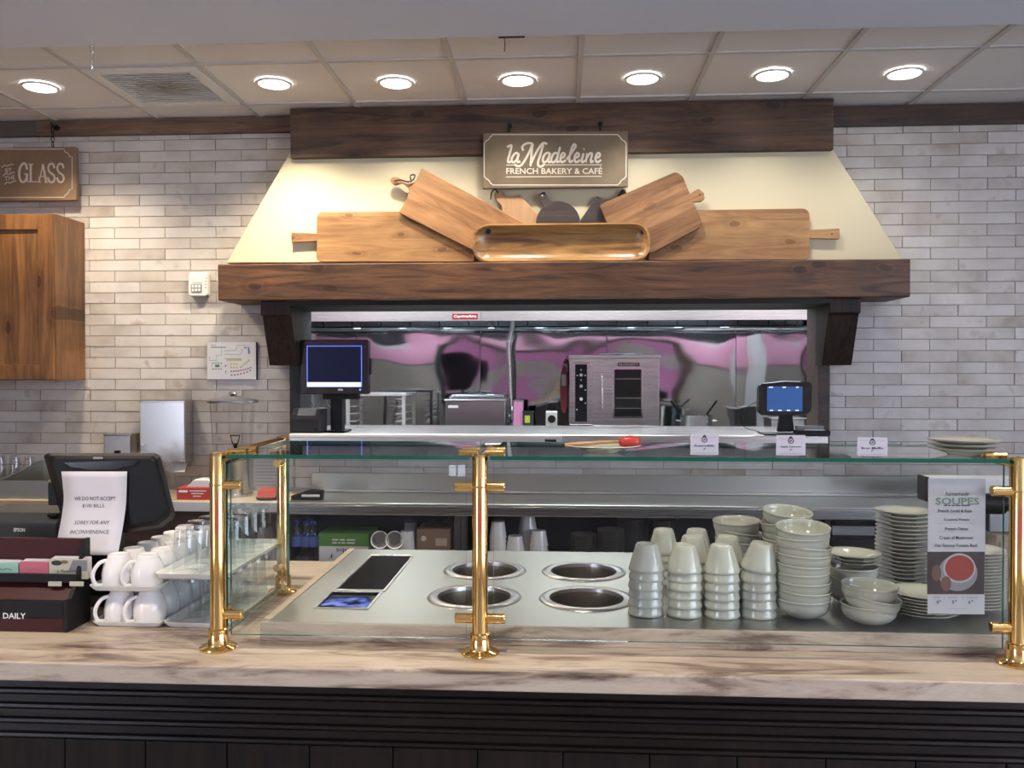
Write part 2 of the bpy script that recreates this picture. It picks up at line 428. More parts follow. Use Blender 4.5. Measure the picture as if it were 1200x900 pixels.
def tag(o, label=None, cat=None, group=None, kind=None):
    if label: o['label'] = label
    if cat: o['category'] = cat
    if group: o['group'] = group
    if kind: o['kind'] = kind
    return o
def thing(name, label, cat, loc=(0, 0, 0), group=None, rotz=0.0, world_parts=True):
    """an Empty at the base of a thing; parts given in world coordinates (world_parts) or around the origin"""
    o = bpy.data.objects.new(name, None); COL.objects.link(o)
    o.empty_display_size = 0.05
    o.location = loc; o.rotation_euler = (0, 0, rotz)
    BASE[o] = Vector(loc) if world_parts else Vector((0, 0, 0))
    return tag(o, label, cat, group)
def copy_tree(o, parent=None):
    c = o.copy(); COL.objects.link(c); c.parent = parent
    for ch in list(o.children): copy_tree(ch, c)
    return c
def structure(o, label=None): 
    o['kind'] = 'structure'
    if label: o['label'] = label
    return o

def round_poly(pts, r, n=4):
    out = []; m = len(pts); pts = [Vector((p[0], p[1])) for p in pts]
    for i in range(m):
        p, a, b = pts[i], pts[i-1], pts[(i+1) % m]
        ri = r[i] if isinstance(r, (list, tuple)) else r
        da, db = (a-p), (b-p)
        q = min(ri, da.length*0.48, db.length*0.48)
        if q < 1e-5: out.append((p.x, p.y)); continue
        s, e = p+da.normalized()*q, p+db.normalized()*q
        for k in range(n+1):
            t = k/n
            v = s*(1-t)**2 + p*2*t*(1-t) + e*t*t
            out.append((v.x, v.y))
    return out
def rrect(x0, x1, z0, z1, r, n=4): return round_poly([(x0, z0), (x1, z0), (x1, z1), (x0, z1)], r, n)
def px_poly(pts, Y): return [(W(x, y, Y).x, W(x, y, Y).z) for x, y in pts]
def smooth_line(pts, n=5):
    pts = [Vector(p) for p in pts]; out = []
    for i in range(len(pts)-1):
        p0, p1, p2, p3 = pts[max(i-1, 0)], pts[i], pts[i+1], pts[min(i+2, len(pts)-1)]
        for k in range(n):
            t = k/n
            out.append(0.5*((2*p1)+(p2-p0)*t+(2*p0-5*p1+4*p2-p3)*t*t+(3*p1-p0-3*p2+p3)*t**3))
    out.append(pts[-1]); return out

# flat lettering: returns (verts2d, faces) filling the box 0..1 x 0..1
_TXT = {}
def glyphs(body, shear=0.0, bold=0.0, spacing=1.0):
    key = (body, shear, bold, spacing)
    if key in _TXT: return _TXT[key]
    cu = bpy.data.curves.new('lettering', 'FONT'); cu.body = body; cu.shear = shear; cu.offset = bold
    cu.space_character = spacing; cu.resolution_u = 2; cu.align_x = 'CENTER'
    o = bpy.data.objects.new('lettering', cu); COL.objects.link(o)
    dg = bpy.context.evaluated_depsgraph_get(); dg.update()
    me = bpy.data.meshes.new_from_object(o.evaluated_get(dg))
    vs = [(v.co.x, v.co.y) for v in me.vertices]; fs = [tuple(p.vertices) for p in me.polygons]
    bpy.data.objects.remove(o); bpy.data.meshes.remove(me); bpy.data.curves.remove(cu)
    x0 = min(v[0] for v in vs); x1 = max(v[0] for v in vs); y0 = min(v[1] for v in vs); y1 = max(v[1] for v in vs)
    vs = [((x-x0)/(x1-x0), (y-y0)/(y1-y0)) for x, y in vs]
    _TXT[key] = (vs, fs); return vs, fs
def put_text(mb, body, fn, u0, u1, v0, v1, shear=0.0, bold=0.0, mi=0, spacing=1.0):
    """lettering mapped by fn(u, v) -> world point, filling u0..u1, v0..v1"""
    vs, fs = glyphs(body, shear, bold, spacing)
    mb.add([fn(u0+(u1-u0)*x, v0+(v1-v0)*y) for x, y in vs], fs, mi); return mb
_RB = [0]
def ribbon(mb, pts, fn0, w, mi=0, n=4, taper=False):
    """a flat pen stroke along 2-D points, width w in the same units, mapped by fn"""
    _RB[0] += 1; lift = Vector((0, -0.00004*(_RB[0] % 7), 0))      # crossing strokes never share a plane
    fn = lambda a, b: fn0(a, b)+lift
    p = smooth_line([Vector((a, b)) for a, b in pts], n) if n else [Vector((a, b)) for a, b in pts]
    L_, R_ = [], []
    for i, q in enumerate(p):
        t = p[min(i+1, len(p)-1)]-p[max(i-1, 0)]
        if t.length < 1e-9: t = Vector((1, 0))
        t.normalize(); nn = Vector((-t.y, t.x))
        k = w*(0.5 if not taper else 0.5*(0.45+0.55*math.sin(PI*(i+0.6)/(len(p)+0.2))))
        L_.append(fn(*(q+nn*k))); R_.append(fn(*(q-nn*k)))
    m = len(p)
    return mb.add(L_+R_, [(i, i+1, m+i+1, m+i) for i in range(m-1)], mi)
ORD = ['', 'first', 'second', 'third', 'fourth', 'fifth', 'sixth', 'seventh', 'eighth', 'ninth', 'tenth', 'eleventh', 'twelfth', 'thirteenth', 'fourteenth', 'fifteenth', 'sixteenth', 'seventeenth', 'eighteenth', 'nineteenth', 'twentieth', 'twenty-first', 'twenty-second', 'twenty-third', 'twenty-fourth']

# ================================================================== THE SETTING
CZ = CAM_Z + 1.476          # ceiling of the servery
SZ = CZ - 0.065             # plaster soffit over the dining side
YW = 4.876                  # face of the brick tiles
SOF_Y = G(660, 41, SZ).y
XMIN, XMAX, YMIN = -5.4, 5.4, -6.0

structure(bxo('floor', 'floor', None, XMIN, XMAX, YMIN-0.2, 8.6, -0.1, 0.0))
structure(bxo('ceiling_soffit', 'plaster', None, XMIN, XMAX, YMIN, SOF_Y, SZ, SZ+0.3), 'smooth painted soffit over the dining side')
wn_ = 4
for sd, nm in ((-1, 'wall_left'), (1, 'wall_right')):
    mb = MB(); xa, xb = (XMIN-0.15, XMIN) if sd < 0 else (XMAX, XMAX+0.15)
    ws = [w for w in ADDED_SIDE_WINDOWS if w[0] == sd]; ys = [YMIN-0.2] + [v for w in ws for v in (w[1], w[2])] + [8.6]
    for y0_, y1_ in zip(ys[0::2], ys[1::2]): mb.box(xa, xb, y0_, y1_, 0, CZ+0.2)
    for w in ws: mb.box(xa, xb, w[1], w[2], 0, w[3]); mb.box(xa, xb, w[1], w[2], w[4], CZ+0.2)
    structure(mb.build(nm, 'room_wall'))
    for w in ws:  # frames and panes of the side windows added for daylight
        wn_ += 1; wd = MB(); t_ = 0.05; x0_, x1_ = (xa+0.05, xa+0.11)
        wd.box(x0_, x1_, w[1], w[1]+t_, w[3], w[4]); wd.box(x0_, x1_, w[2]-t_, w[2], w[3], w[4])
        wd.box(x0_, x1_, w[1]+t_, w[2]-t_, w[3], w[3]+t_); wd.box(x0_, x1_, w[1]+t_, w[2]-t_, w[4]-t_, w[4])
        wd.box(x0_, x1_, (w[1]+w[2])/2-t_/2, (w[1]+w[2])/2+t_/2, w[3]+t_, w[4]-t_)
        o = structure(wd.build('window_%d' % wn_, 'charcoal'))
        MB().box(x0_+0.026, x0_+0.034, w[1]+t_, w[2]-t_, w[3]+t_, w[4]-t_).build('pane', 'glass', o)
# front wall with the shop windows (behind the camera)
mb = MB()
xs = sorted([XMIN, XMAX] + [w[0] for w in WINDOWS] + [w[1] for w in WINDOWS])
mb.box(XMIN, XMAX, YMIN-0.15, YMIN, 2.6, CZ+0.2)
mb.box(XMIN, LOW_PANE[0], YMIN-0.15, YMIN, 0, 1.55); mb.box(LOW_PANE[1], XMAX, YMIN-0.15, YMIN, 0, 1.55)
mb.box(LOW_PANE[0], LOW_PANE[1], YMIN-0.15, YMIN, 0, LOW_PANE[2]); mb.box(LOW_PANE[0], LOW_PANE[1], YMIN-0.15, YMIN, LOW_PANE[3], 1.55)
for a, b in zip(xs[0::2], xs[1::2]): mb.box(a, b, YMIN-0.15, YMIN, 1.55, 2.6)
structure(mb.build('wall_front', 'room_wall'))
for i, (a, b, c, d) in enumerate(WINDOWS + [LOW_PANE]):
    wd = MB(); t = 0.05 if i < 3 else 0.012
    wd.box(a, a+t, YMIN-0.1, YMIN-0.03, c, d); wd.box(b-t, b, YMIN-0.1, YMIN-0.03, c, d)
    wd.box(a+t, b-t, YMIN-0.1, YMIN-0.03, c, c+t); wd.box(a+t, b-t, YMIN-0.1, YMIN-0.03, d-t, d)
    wd.box((a+b)/2-t/2, (a+b)/2+t/2, YMIN-0.1, YMIN-0.03, c+t, d-t)
    o = structure(wd.build('window_%d' % (i+1), 'charcoal'))
    MB().box(a+t, b-t, YMIN-0.07, YMIN-0.062, c+t, d-t).build('pane', 'glass', o)
    if i < 3:  # blinds added out of view for the pink reflection in the kitchen steel
        bl = thing('added_roller_blind', 'added unseen pink translucent blind drawn over the %s shop window of the front wall' % ORD[i+1], 'blind', ((a+b)/2, YMIN+0.03, 1.5), 'added pink blinds of the shop windows')
        bxo('added_blind_fabric', 'added_pink_blind', bl, a-0.04, b+0.04, YMIN+0.03, YMIN+0.033, 1.52, d+0.02)
        bxo('added_blind_bar', 'white', bl, a-0.04, b+0.04, YMIN+0.024, YMIN+0.039, 1.50, 1.52)
        MB().cyl((a-0.04, YMIN+0.04, d+0.04), 0.03, b-a+0.08, 'x', 14).build('added_blind_roller', 'white', bl)

# ---- suspended ceiling over the servery: grid bars and lay-in tiles
gx0 = G(680, 66.5, CZ).x; gy0 = G(680, 66.5, CZ).y; P2 = 0.6096
ceil = structure(bxo('ceiling', 'plaster', None, XMIN, XMAX, SOF_Y-0.02, 5.03, CZ+0.05, CZ+0.25))
mb = MB()
XG = [gx0+P2*k for k in range(-9, 9)]
YG = [gy0-P2, gy0, gy0+P2]
for x in XG: mb.box(x-0.012, x+0.012, SOF_Y, 4.88, CZ, CZ+0.03)
for y in YG:
    for a, b in zip(XG, XG[1:]): mb.box(a+0.012, b-0.012, y-0.012, y+0.012, CZ+0.0005, CZ+0.03)
mb.build('ceiling_grid', 'grid', ceil)
full = MB().box(-P2/2+0.0135, P2/2-0.0135, -P2/2+0.0135, P2/2-0.0135, 0.008, 0.02).build('panel', 'tile', ceil)
first = True
for a, b in zip(XG[2:], XG[3:]):
    for (y0, y1) in ((max(SOF_Y, gy0-P2), gy0), (gy0, gy0+P2), (gy0+P2, 4.88)):
        if y1-y0 > P2-0.01:
            o = full if first else full.copy()
            if not first: COL.objects.link(o)
            first = False
            o.location = ((a+b)/2, (y0+y1)/2, CZ)
        else:
            bxo('panel', 'tile', ceil, a+0.0135, b-0.0135, y0+0.0135, y1-0.004, CZ+0.008, CZ+0.02)

# ---- brick wall with the kitchen pass-through
XL, XR = XW(346, 4.88), XW(965, 4.88)
ZB, ZT = ZW(524, 4.88), ZW(356, 4.86)
mb = MB()
mb.box(XMIN, XL, YW+0.008, 5.03, 0, CZ+0.1); mb.box(XR, XMAX, YW+0.008, 5.03, 0, CZ+0.1)
mb.box(XL, XR, YW+0.008, 5.03, 0, ZB); mb.box(XL, XR, YW+0.008, 5.03, ZT, CZ+0.1)
wall = structure(mb.build('wall_back', 'mortar'), 'whitewashed thin brick wall with a kitchen pass-through')
BP, BR, BJ = 0.3048, 0.0635, 0.004
def W2(px, py): p = W(px, py, YW); return p.x, p.z
def hood_cover(x0, x1, z0, z1):
    """hidden behind the hood, mantel or beam"""
    for x in (x0, x1):
        for z in (z0, z1):
            f = (z-2.24)/(2.86-2.24)
            l = W(262, 305, 4.74).x + max(0, min(1.2, f))*(W(338, 180, 4.74).x-W(262, 305, 4.74).x)
            r = W(1061, 303, 4.74).x + max(0, min(1.2, f))*(W(980, 180, 4.74).x-W(1061, 303, 4.74).x)
            if z < 2.1 or not (l-0.0 < x*4.74/YW*1.0 and x*4.74/YW < r): return False
    return True
bricks = []
def brick_field(xa, xb, za, zb, px0, pz0):
    i0 = math.floor((za-pz0)/BR)-1
    for r in range(i0, math.ceil((zb-pz0)/BR)+1):
        z0, z1 = max(za, pz0+r*BR+BJ/2), min(zb, pz0+(r+1)*BR-BJ/2)
        if z1-z0 < 0.008: continue
        ph = px0 + (BP/2 if r % 2 else 0)
        for c in range(math.floor((xa-ph)/BP)-1, math.ceil((xb-ph)/BP)+1):
            x0, x1 = max(xa, ph+c*BP+BJ/2), min(xb, ph+(c+1)*BP-BJ/2)
            if x1-x0 < 0.01 or hood_cover(x0, x1, z0, z1): continue
            vis = (x1-x0)*(z1-z0)
            cx, cz = (x0+x1)/2, (z0+z1)/2
            if cx < W2(70, 300)[0] and W2(0, 446)[1] < cz < W2(0, 250)[1]: vis = 0.0001   # behind the wall cabinet
            if cz < 0.95: vis *= 0.2
            if cx < W2(-2, 300)[0] or cx > W2(1202, 300)[0]: vis = 0
            bricks.append((vis, x0, x1, z0, z1))
zt_l = ZW(157, 4.85, 200); zt_r = ZW(146, 4.85, 1100)
lx, lz = W2(104, 165.7); rx, rz = W2(1124.3, 155)
xlo, xhi = -4.4, 4.4
zlo = 0.55
brick_field(xlo, XL-0.002, zlo, zt_l, lx, lz-BR*200)
brick_field(XR+0.002, xhi, zlo, zt_r, rx, rz-BR*200)
brick_field(XL, XR, zlo, ZB-0.002, lx, lz-BR*200)
bricks.sort(key=lambda b: -b[0])
bmesh_full = None; extra = MB(); rb = random.Random(3)
for i, (v, x0, x1, z0, z1) in enumerate(bricks):
    dy = rb.uniform(-0.0015, 0.0015)
    if i >= 300:
        extra.box(x0, x1, YW+dy, YW+0.009, z0, z1); continue
    w, h = x1-x0, z1-z0
    if abs(w-(BP-BJ)) < 1e-4 and abs(h-(BR-BJ)) < 1e-4:
        if bmesh_full is None:
            bmesh_full = MB().box(-w/2, w/2, 0, 0.0105, -h/2, h/2).build('brick', 'brick', wall)
            o = bmesh_full
        else:
            o = bmesh_full.copy(); COL.objects.link(o)
    else:
        o = MB().box(-w/2, w/2, 0, 0.0105, -h/2, h/2).build('brick', 'brick', wall)
    o.location = ((x0+x1)/2, YW+dy, (z0+z1)/2)
extra.build('brick_remainder', 'brick', wall, kind='stuff')

# ---- timber trims under the ceiling, hood, mantel, corbels, opening frame
beam_x0, beam_x1 = W(340, 160, 4.70).x, W(977, 160, 4.70).x
xs = XW(42, 4.84, 148)
structure(bxo('trim_1', 'trim_grey', None, XMIN, xs, 4.84, 4.884, zt_l, CZ, 0.003))
structure(bxo('trim_2', 'trim_wood', None, xs, beam_x0, 4.84, 4.884, zt_l, CZ, 0.003))
structure(bxo('trim_3', 'trim_dark', None, beam_x1, XMAX, 4.84, 4.884, zt_r, CZ, 0.003))
beam = structure(bxo('trim_4', 'beam_wood', None, beam_x0, beam_x1, 4.70, 4.884, ZW(180, 4.70), CZ, 0.004), 'dark knotty timber beam above the cream hood')
HY = 4.74
pl = px_poly([(265, 308), (1059, 306), (977, 176), (340, 178)], HY)
pl = [pl[0], pl[1], (pl[2][0]-0.0, pl[2][1]), (pl[3][0], pl[3][1])]
hood = MB().prism(pl, HY, 4.884, 'y').build('range_hood', 'cream', bevel=0.004)
structure(hood, 'cream plaster hood tapering up to the dark beam'); hood.name = 'wall_hood'
MY = 4.55
mz0, mz1 = ZW(350, MY), ZW(306.5, MY)
mantel = bxo('mantel_beam', 'mantel_wood', None, W(255, 330, MY).x, W(1067, 330, MY).x, MY, 4.884, mz0, mz1, 0.006)
tag(mantel, 'long stained knotty timber mantel below the cream hood', 'mantel')
for side, (pa, pb) in enumerate(((307, 341), (971, 1007))):
    x0, x1 = XW(pa, 4.64), XW(pb, 4.64)
    zb = ZW(428, 4.76)
    o = MB().prism([(4.884, mz0), (4.62, mz0), (4.62, mz0-0.075), (4.65, mz0-0.085), (4.76, zb), (4.884, zb)], x0, x1, 'x').build('corbel', 'corbel_wood', bevel=0.004)
    tag(o, 'dark tapered timber corbel under the mantel beside the ' + ('black point-of-sale screen' if side == 0 else 'small blue tablet'), 'corbel', 'corbels under the mantel')
ft = MB()
ft.box(XW(340, 4.84), XW(352, 4.84), 4.83, 5.06, ZB-0.05, mz0); 
structure(ft.build('trim_5', 'charcoal', bevel=0.003))
structure(bxo('trim_6', 'trim_dark', None, XW(958.5, 4.84), XW(972, 4.84), 4.83, 5.06, ZB-0.05, mz0, 0.003))
structure(bxo('trim_7', 'iron', None, XW(352, 4.84), XW(958, 4.84), 4.60, 5.06, ZW(356, 4.6)-0.004, mz0, 0.0))

# ---- kitchen beyond the pass-through
KX0, KX1, KY, KZ = -3.3, W(946, 420, 8.0).x + 0.02, 8.0, 2.78
structure(bxo('ceiling_kitchen', 'tile', None, XMIN, XMAX, 5.03, 8.6, KZ, KZ+0.1))
structure(bxo('wall_kitchen_left', 'kitchen_wall', None, KX0-0.1, KX0, 5.03, KY+0.1, 0, KZ))
o = structure(bxo('wall_kitchen_right', 'kitchen_wall', None, KX1, KX1+0.1, 5.03, KY+0.1, 0, KZ))
bxo('steel_cladding', 'steel_mirror', o, KX1-0.006, KX1, 6.4, KY, 0.9, 2.3)
o = structure(bxo('wall_kitchen_front', 'kitchen_wall', None, KX0, KX1, 5.032, 5.045, ZT+0.03, KZ), 'kitchen side of the pass-through wall')
for q0, q1, r0, r1 in ((KX0, XL-0.06, 1.66, 2.09), (XR+0.06, KX1, 1.66, 2.09), (XL-0.06, XR+0.06, ZT+0.031, 2.09)): bxo('added_reflection_band', 'added_pink_band', o, q0, q1, 5.0455, 5.05, r0, r1)  # pink strip added here to be mirrored by the back wall cladding
kb = structure(bxo('wall_kitchen_back', 'kitchen_wall', None, KX0, KX1, KY+0.012, KY+0.1, 0, KZ))
seams = [KX0] + [W(p, 440, KY).x for p in (418, 563, 711, 862)] + [KX1-0.004]
for k, (a, b) in enumerate(zip(seams, seams[1:])):
    # each sheet of stainless cladding is slightly buckled
    nx, nz = 26, 22; vs = []; z0, z1 = 0.9, 2.35
    for j in range(nz+1):
        for i in range(nx+1):
            u, v = i/nx, j/nz
            x = a+0.003+(b-a-0.006)*u; z = z0+(z1-z0)*v
            e = min(1, 8*min(u, 1-u))*1.0
            d = noise.noise(Vector((x*1.3+k*7.1, z*3.2, 2.0)))*0.009 + noise.noise(Vector((x*3.5+k*3.3, z*6.5, 5.0)))*0.0028
            vs.append((x, KY-0.004+d*e - 0.0*z, z))
    fs = [(j*(nx+1)+i, j*(nx+1)+i+1, (j+1)*(nx+1)+i+1, (j+1)*(nx+1)+i) for j in range(nz) for i in range(nx)]
    MB().add(vs, fs).build('panel', 'steel_mirror', kb, smooth=60)
for i, (x, y) in enumerate(KLIGHTS):
    t = thing('ceiling_troffer', ORD[i+1]+' recessed fluorescent fixture in the kitchen ceiling', 'ceiling light', (x, y, KZ), 'kitchen ceiling lights')
    mb = MB(); mb.box(x-0.62, x+0.62, y-0.3, y-0.27, KZ-0.03, KZ); mb.box(x-0.62, x+0.62, y+0.27, y+0.3, KZ-0.03, KZ)
    mb.box(x-0.62, x-0.59, y-0.27, y+0.27, KZ-0.03, KZ); mb.box(x+0.59, x+0.62, y-0.27, y+0.27, KZ-0.03, KZ)
    mb.build('frame', 'white', t); bxo('diffuser', 'troffer_face', t, x-0.59, x+0.59, y-0.27, y+0.27, KZ-0.012, KZ)

# ================================================================== LAMPS IN THE CEILING
LAMP_PX = [(47, 102, 2.6), (321, 98, 3.0), (464, 97, 1.2), (607, 94, 0.9), (753, 92, 0.85), (905, 88, 0.6), (1060, 86, 0.48)]
LAMP_LABEL = ['round recessed downlight above the hanging glass sign', 'round recessed downlight beside the slatted vent grille', 'third round recessed downlight from the vent-grille end of the row',
              'round recessed downlight just above the hanging oblong name sign', 'round recessed downlight beside the sprinkler head', 'second to last round recessed downlight above the brick wall end', 'last round recessed downlight at the grey brick wall end']
LAMP_POWER = 50.0
def downlight(x, y, z, label, power, color, group='recessed ceiling downlights', spot=True):
    t = thing('recessed_downlight', label, 'downlight', (x, y, z), group)
    MB().lathe([(0.086, 0.004), (0.092, 0.0), (0.092, -0.006), (0.078, -0.007), (0.074, 0.0)], (x, y, z), 28).build('trim_ring', 'white', t, smooth=50)
    MB().lathe([(0, -0.004), (0.05, -0.0045), (0.076, -0.003), (0.076, 0.002), (0, 0.002)], (x, y, z), 28).build('lens', 'lamp_face', t, smooth=50)
    l = bpy.data.lights.new('downlight_beam', 'SPOT'); l.energy = power; l.color = color
    l.spot_size = math.radians(128); l.spot_blend = 0.75; l.shadow_soft_size = 0.06
    o = bpy.data.objects.new('downlight_beam', l); COL.objects.link(o); o.location = (x, y, z-0.012)
    return t
for i, (px, py, pw) in enumerate(LAMP_PX):
    g = G(px, py, CZ)
    warm = (1.0, 0.84, 0.64) if i < 2 else ((1.0, 0.88, 0.74) if i < 4 else (1.0, 0.92, 0.84))
    downlight(g.x, g.y, CZ, LAMP_LABEL[i], LAMP_POWER*pw, warm)
for i, (x, y, pw) in enumerate(FILL_DOWNLIGHTS):
    downlight(x, y, SZ, '%s added fill downlight in the dining side soffit' % ORD[i+1], pw, (1.0, 0.86, 0.68), 'added dining side downlights')

# vent grille in its ceiling tile
c = [G(68, 72, CZ), G(221, 70, CZ), G(280, 122, CZ), G(148, 122, CZ)]
vx0 = XG[min(range(len(XG)), key=lambda i: abs(XG[i]-c[0].x))]; vx1 = vx0+P2
vy0, vy1 = gy0, gy0+P2
t = thing('vent_grille', 'white slatted air vent grille with a dusty brown smudge', 'vent', ((vx0+vx1)/2, (vy0+vy1)/2, CZ))
mb = MB(); a, b = 0.02, 0.075
mb.box(vx0+a, vx1-a, vy0+a, vy0+b, CZ-0.008, CZ+0.003); mb.box(vx0+a, vx1-a, vy1-b, vy1-a, CZ-0.008, CZ+0.003)
mb.box(vx0+a, vx0+b, vy0+b, vy1-b, CZ-0.008, CZ+0.003); mb.box(vx1-b, vx1-a, vy0+b, vy1-b, CZ-0.008, CZ+0.003)
mb.build('frame', 'white', t)
bxo('backing', 'white', t, vx0+b, vx1-b, vy0+b, vy1-b, CZ+0.0032, CZ+0.0045)
m = mat('vent_slat', (0.74, 0.73, 0.70), 0.6)
tt, N, L, Pn = nt(m)
tc = N.new('ShaderNodeTexCoord'); gr = N.new('ShaderNodeTexGradient'); gr.gradient_type = 'SPHERICAL'
mp = N.new('ShaderNodeMapping'); mp.inputs['Scale'].default_value = (5.2, 6.5, 1.0); mp.inputs['Location'].default_value = (-0.1, 0.1, 0)
L.new(tc.outputs['Object'], mp.inputs['Vector']); L.new(mp.outputs['Vector'], gr.inputs['Vector'])
rp = ramp(N, [(0.0, (0.92, 0.92, 0.90)), (0.8, (0.50, 0.43, 0.35))]); L.new(gr.outputs['Fac'], rp.inputs['Fac']); L.new(rp.outputs['Color'], Pn.inputs['Base Color'])
ns = 15
for k in range(ns):
    y = vy0+b+(vy1-vy0-2*b)*(k+0.5)/ns; h = (vy1-vy0-2*b)/ns
    MB().add([(vx0+b, y-h*0.42, CZ-0.0121), (vx1-b, y-h*0.42, CZ-0.0121), (vx1-b, y+h*0.27, CZ-0.0021), (vx0+b, y+h*0.27, CZ-0.0021),
              (vx0+b, y-h*0.42, CZ-0.0106), (vx1-b, y-h*0.42, CZ-0.0106), (vx1-b, y+h*0.27, CZ-0.0006), (vx0+b, y+h*0.27, CZ-0.0006)],
             [(0, 1, 2, 3), (7, 6, 5, 4), (0, 4, 5, 1), (2, 6, 7, 3), (1, 5, 6, 2), (3, 7, 4, 0)]).build('slat', 'vent_slat', t)
for px, py in ((112, 78), (196, 77)):
    g = G(px, py, CZ); MB().tube([(g.x-0.012, g.y, CZ-0.012), (g.x+0.02, g.y-0.005, CZ-0.016)], 0.005, 6).build('latch', 'white', t)
# sprinkler head
g = G(744, 124, CZ)
t = thing('sprinkler_head', 'small metal fire sprinkler head in the ceiling', 'sprinkler', (g.x, g.y, CZ))
MB().lathe([(0, 0), (0.034, 0), (0.034, -0.004), (0.02, -0.007), (0, -0.007)], g, 20).build('escutcheon', 'chrome', t, smooth=40)
mb = MB().cyl((g.x, g.y, CZ-0.03), 0.008, 0.024)
mb.tube([(g.x-0.012, g.y, CZ-0.012), (g.x-0.014, g.y, CZ-0.028), (g.x, g.y, CZ-0.038), (g.x+0.014, g.y, CZ-0.028), (g.x+0.012, g.y, CZ-0.012)], 0.0025, 6)
mb.build('nozzle', 'iron', t); MB().lathe([(0, -0.038), (0.016, -0.038), (0.016, -0.040), (0, -0.040)], g, 12).build('deflector', 'iron', t)
def chain(name_parent, top, n, size, mname='iron'):
    mb = MB()
    for k in range(n):
        c = Vector(top)-Vector((0, 0, size*1.45*(k+0.5)))
        pts = []
        for a in range(10):
            an = 2*PI*a/10; u = math.cos(an)*size*0.45; w = math.sin(an)*size*0.9
            pts.append(c+(Vector((u, 0, w)) if k % 2 == 0 else Vector((0, u, w))))
        mb.tube(pts, size*0.13, 5, closed=True)
    return mb.build('chain', mname, name_parent)
p = W(107.5, 49, SOF_Y+0.012)
t = thing('hanging_chain', 'short loose chain with a hook hanging from the soffit edge near the vent', 'chain', (p.x, p.y, p.z-0.075))
bxo('bracket', 'chrome', t, p.x-0.012, p.x+0.012, SOF_Y, SOF_Y+0.014, SZ+0.002, SZ+0.02)
chain(t, (p.x, p.y, SZ+0.006), 3, 0.019, 'chrome')
MB().tube([(p.x, p.y, SZ-0.07), (p.x+0.004, p.y, SZ-0.085), (p.x-0.004, p.y, SZ-0.095)], 0.0025, 6).build('hook', 'chrome', t)
p = W(591, 42, SOF_Y+0.006)
t = thing('wire_hanger', 'dark metal strip with a dangling wire on the soffit edge', 'hanger', (p.x, p.y, SZ-0.06))
bxo('strip', 'iron', t, W(584, 42, SOF_Y).x, W(615, 42, SOF_Y).x, SOF_Y, SOF_Y+0.01, SZ-0.004, SZ+0.012)
MB().tube([(p.x, p.y+0.004, SZ), (p.x+0.002, p.y+0.004, SZ-0.03), (p.x, p.y+0.004, SZ-0.06)], 0.0018, 5).build('wire', 'iron', t)

# ================================================================== WALL DECORATION
def sign_face(px0, px1, py0, py1, Y):
    """plane of a sign: fn(px, py) -> point just in front of it"""
    return lambda x, y: W(x, y, Y)
def notched(x0, x1, y0, y1, r):
    """border with stepped inward corners, in picture pixels (y down)"""
    pts = []
    for (cx, cy, sx, sy) in ((x0, y0, 1, 1), (x1, y0, -1, 1), (x1, y1, -1, -1), (x0, y1, 1, -1)):
        arc = []
        for k in range(7):
            a = PI/2*k/6
            arc.append((cx+sx*r*math.cos(a)*0.82, cy+sy*r*math.sin(a)*0.82))
        arc = [(cx+sx*r, cy), (cx+sx*r, cy+sy*r*0.12)] + [p for p in arc[1:-1]] + [(cx+sx*r*0.12, cy+sy*r), (cx, cy+sy*r)]
        if sx*sy > 0: arc = arc[::-1] if (sx > 0) else arc[::-1]
        pts.append(arc)
    out = []
    for arc in pts: out += arc
    return out

# ---- name sign above the boards
SY = 4.665
a, b = W(566, 188, SY), W(736, 188, SY)
z0, z1 = ZW(220, SY, 650), ZW(154.5, SY, 650)
t = thing('hanging_sign', 'brown oblong hanging name sign with pale script lettering above the boards', 'sign', ((a.x+b.x)/2, SY, z0))
bxo('board', 'sign_board', t, a.x, b.x, SY, SY+0.022, z0, z1, 0.003)
FY = SY-0.0012
def zf(u, v): return W(560+u/6.667, 140+v/6.667, FY)      # traced from the enlarged lettering
bd = MB()
for r in (notched(50, 1158, 118, 512, 62),):
    ribbon(bd, r+[r[0]], zf, 7, n=0)
bd.build('border', 'chalk', t)
S = []
S += [[(228, 216), (256, 202), (262, 216), (236, 316), (242, 334), (264, 326)]]
S += [[(320, 270), (296, 262), (270, 292), (264, 322), (276, 335), (302, 316), (320, 270)], [(320, 268), (308, 320), (314, 334), (332, 326)]]
S += [[(356, 244), (346, 218), (366, 194), (400, 184), (428, 190)], [(428, 190), (398, 262), (356, 336), (326, 364), (298, 360), (292, 346)],
      [(428, 190), (420, 262), (412, 350), (408, 364)], [(410, 356), (450, 270), (488, 206), (514, 184), (542, 192)], [(512, 188), (490, 270), (470, 334), (476, 364), (500, 366), (522, 346)]]
S += [[(562, 264), (536, 262), (512, 292), (508, 322), (520, 335), (546, 314), (564, 264)], [(564, 262), (550, 320), (558, 334), (578, 324)]]
S += [[(622, 266), (600, 262), (578, 292), (574, 322), (588, 335), (612, 316), (628, 266)], [(643, 214), (618, 312), (622, 333), (640, 324)]]
e_ = [(0, 300), (26, 292), (34, 272), (20, 261), (3, 285), (0, 316), (14, 334), (42, 316)]
S += [[(x+646, y) for x, y in e_]]
S += [[(694, 312), (738, 252), (764, 210), (752, 194), (732, 228), (714, 302), (720, 332), (744, 318)]]
S += [[(x+756, y) for x, y in e_]]
S += [[(826, 264), (812, 316), (816, 334), (836, 322)], [(826, 234), (832, 230)]]
S += [[(856, 264), (842, 334)], [(846, 308), (872, 268), (892, 268), (882, 316), (886, 334), (904, 322)]]
S += [[(x+920, y) for x, y in e_]]
sb = MB()
for s_ in S: ribbon(sb, s_, zf, 17, n=4)
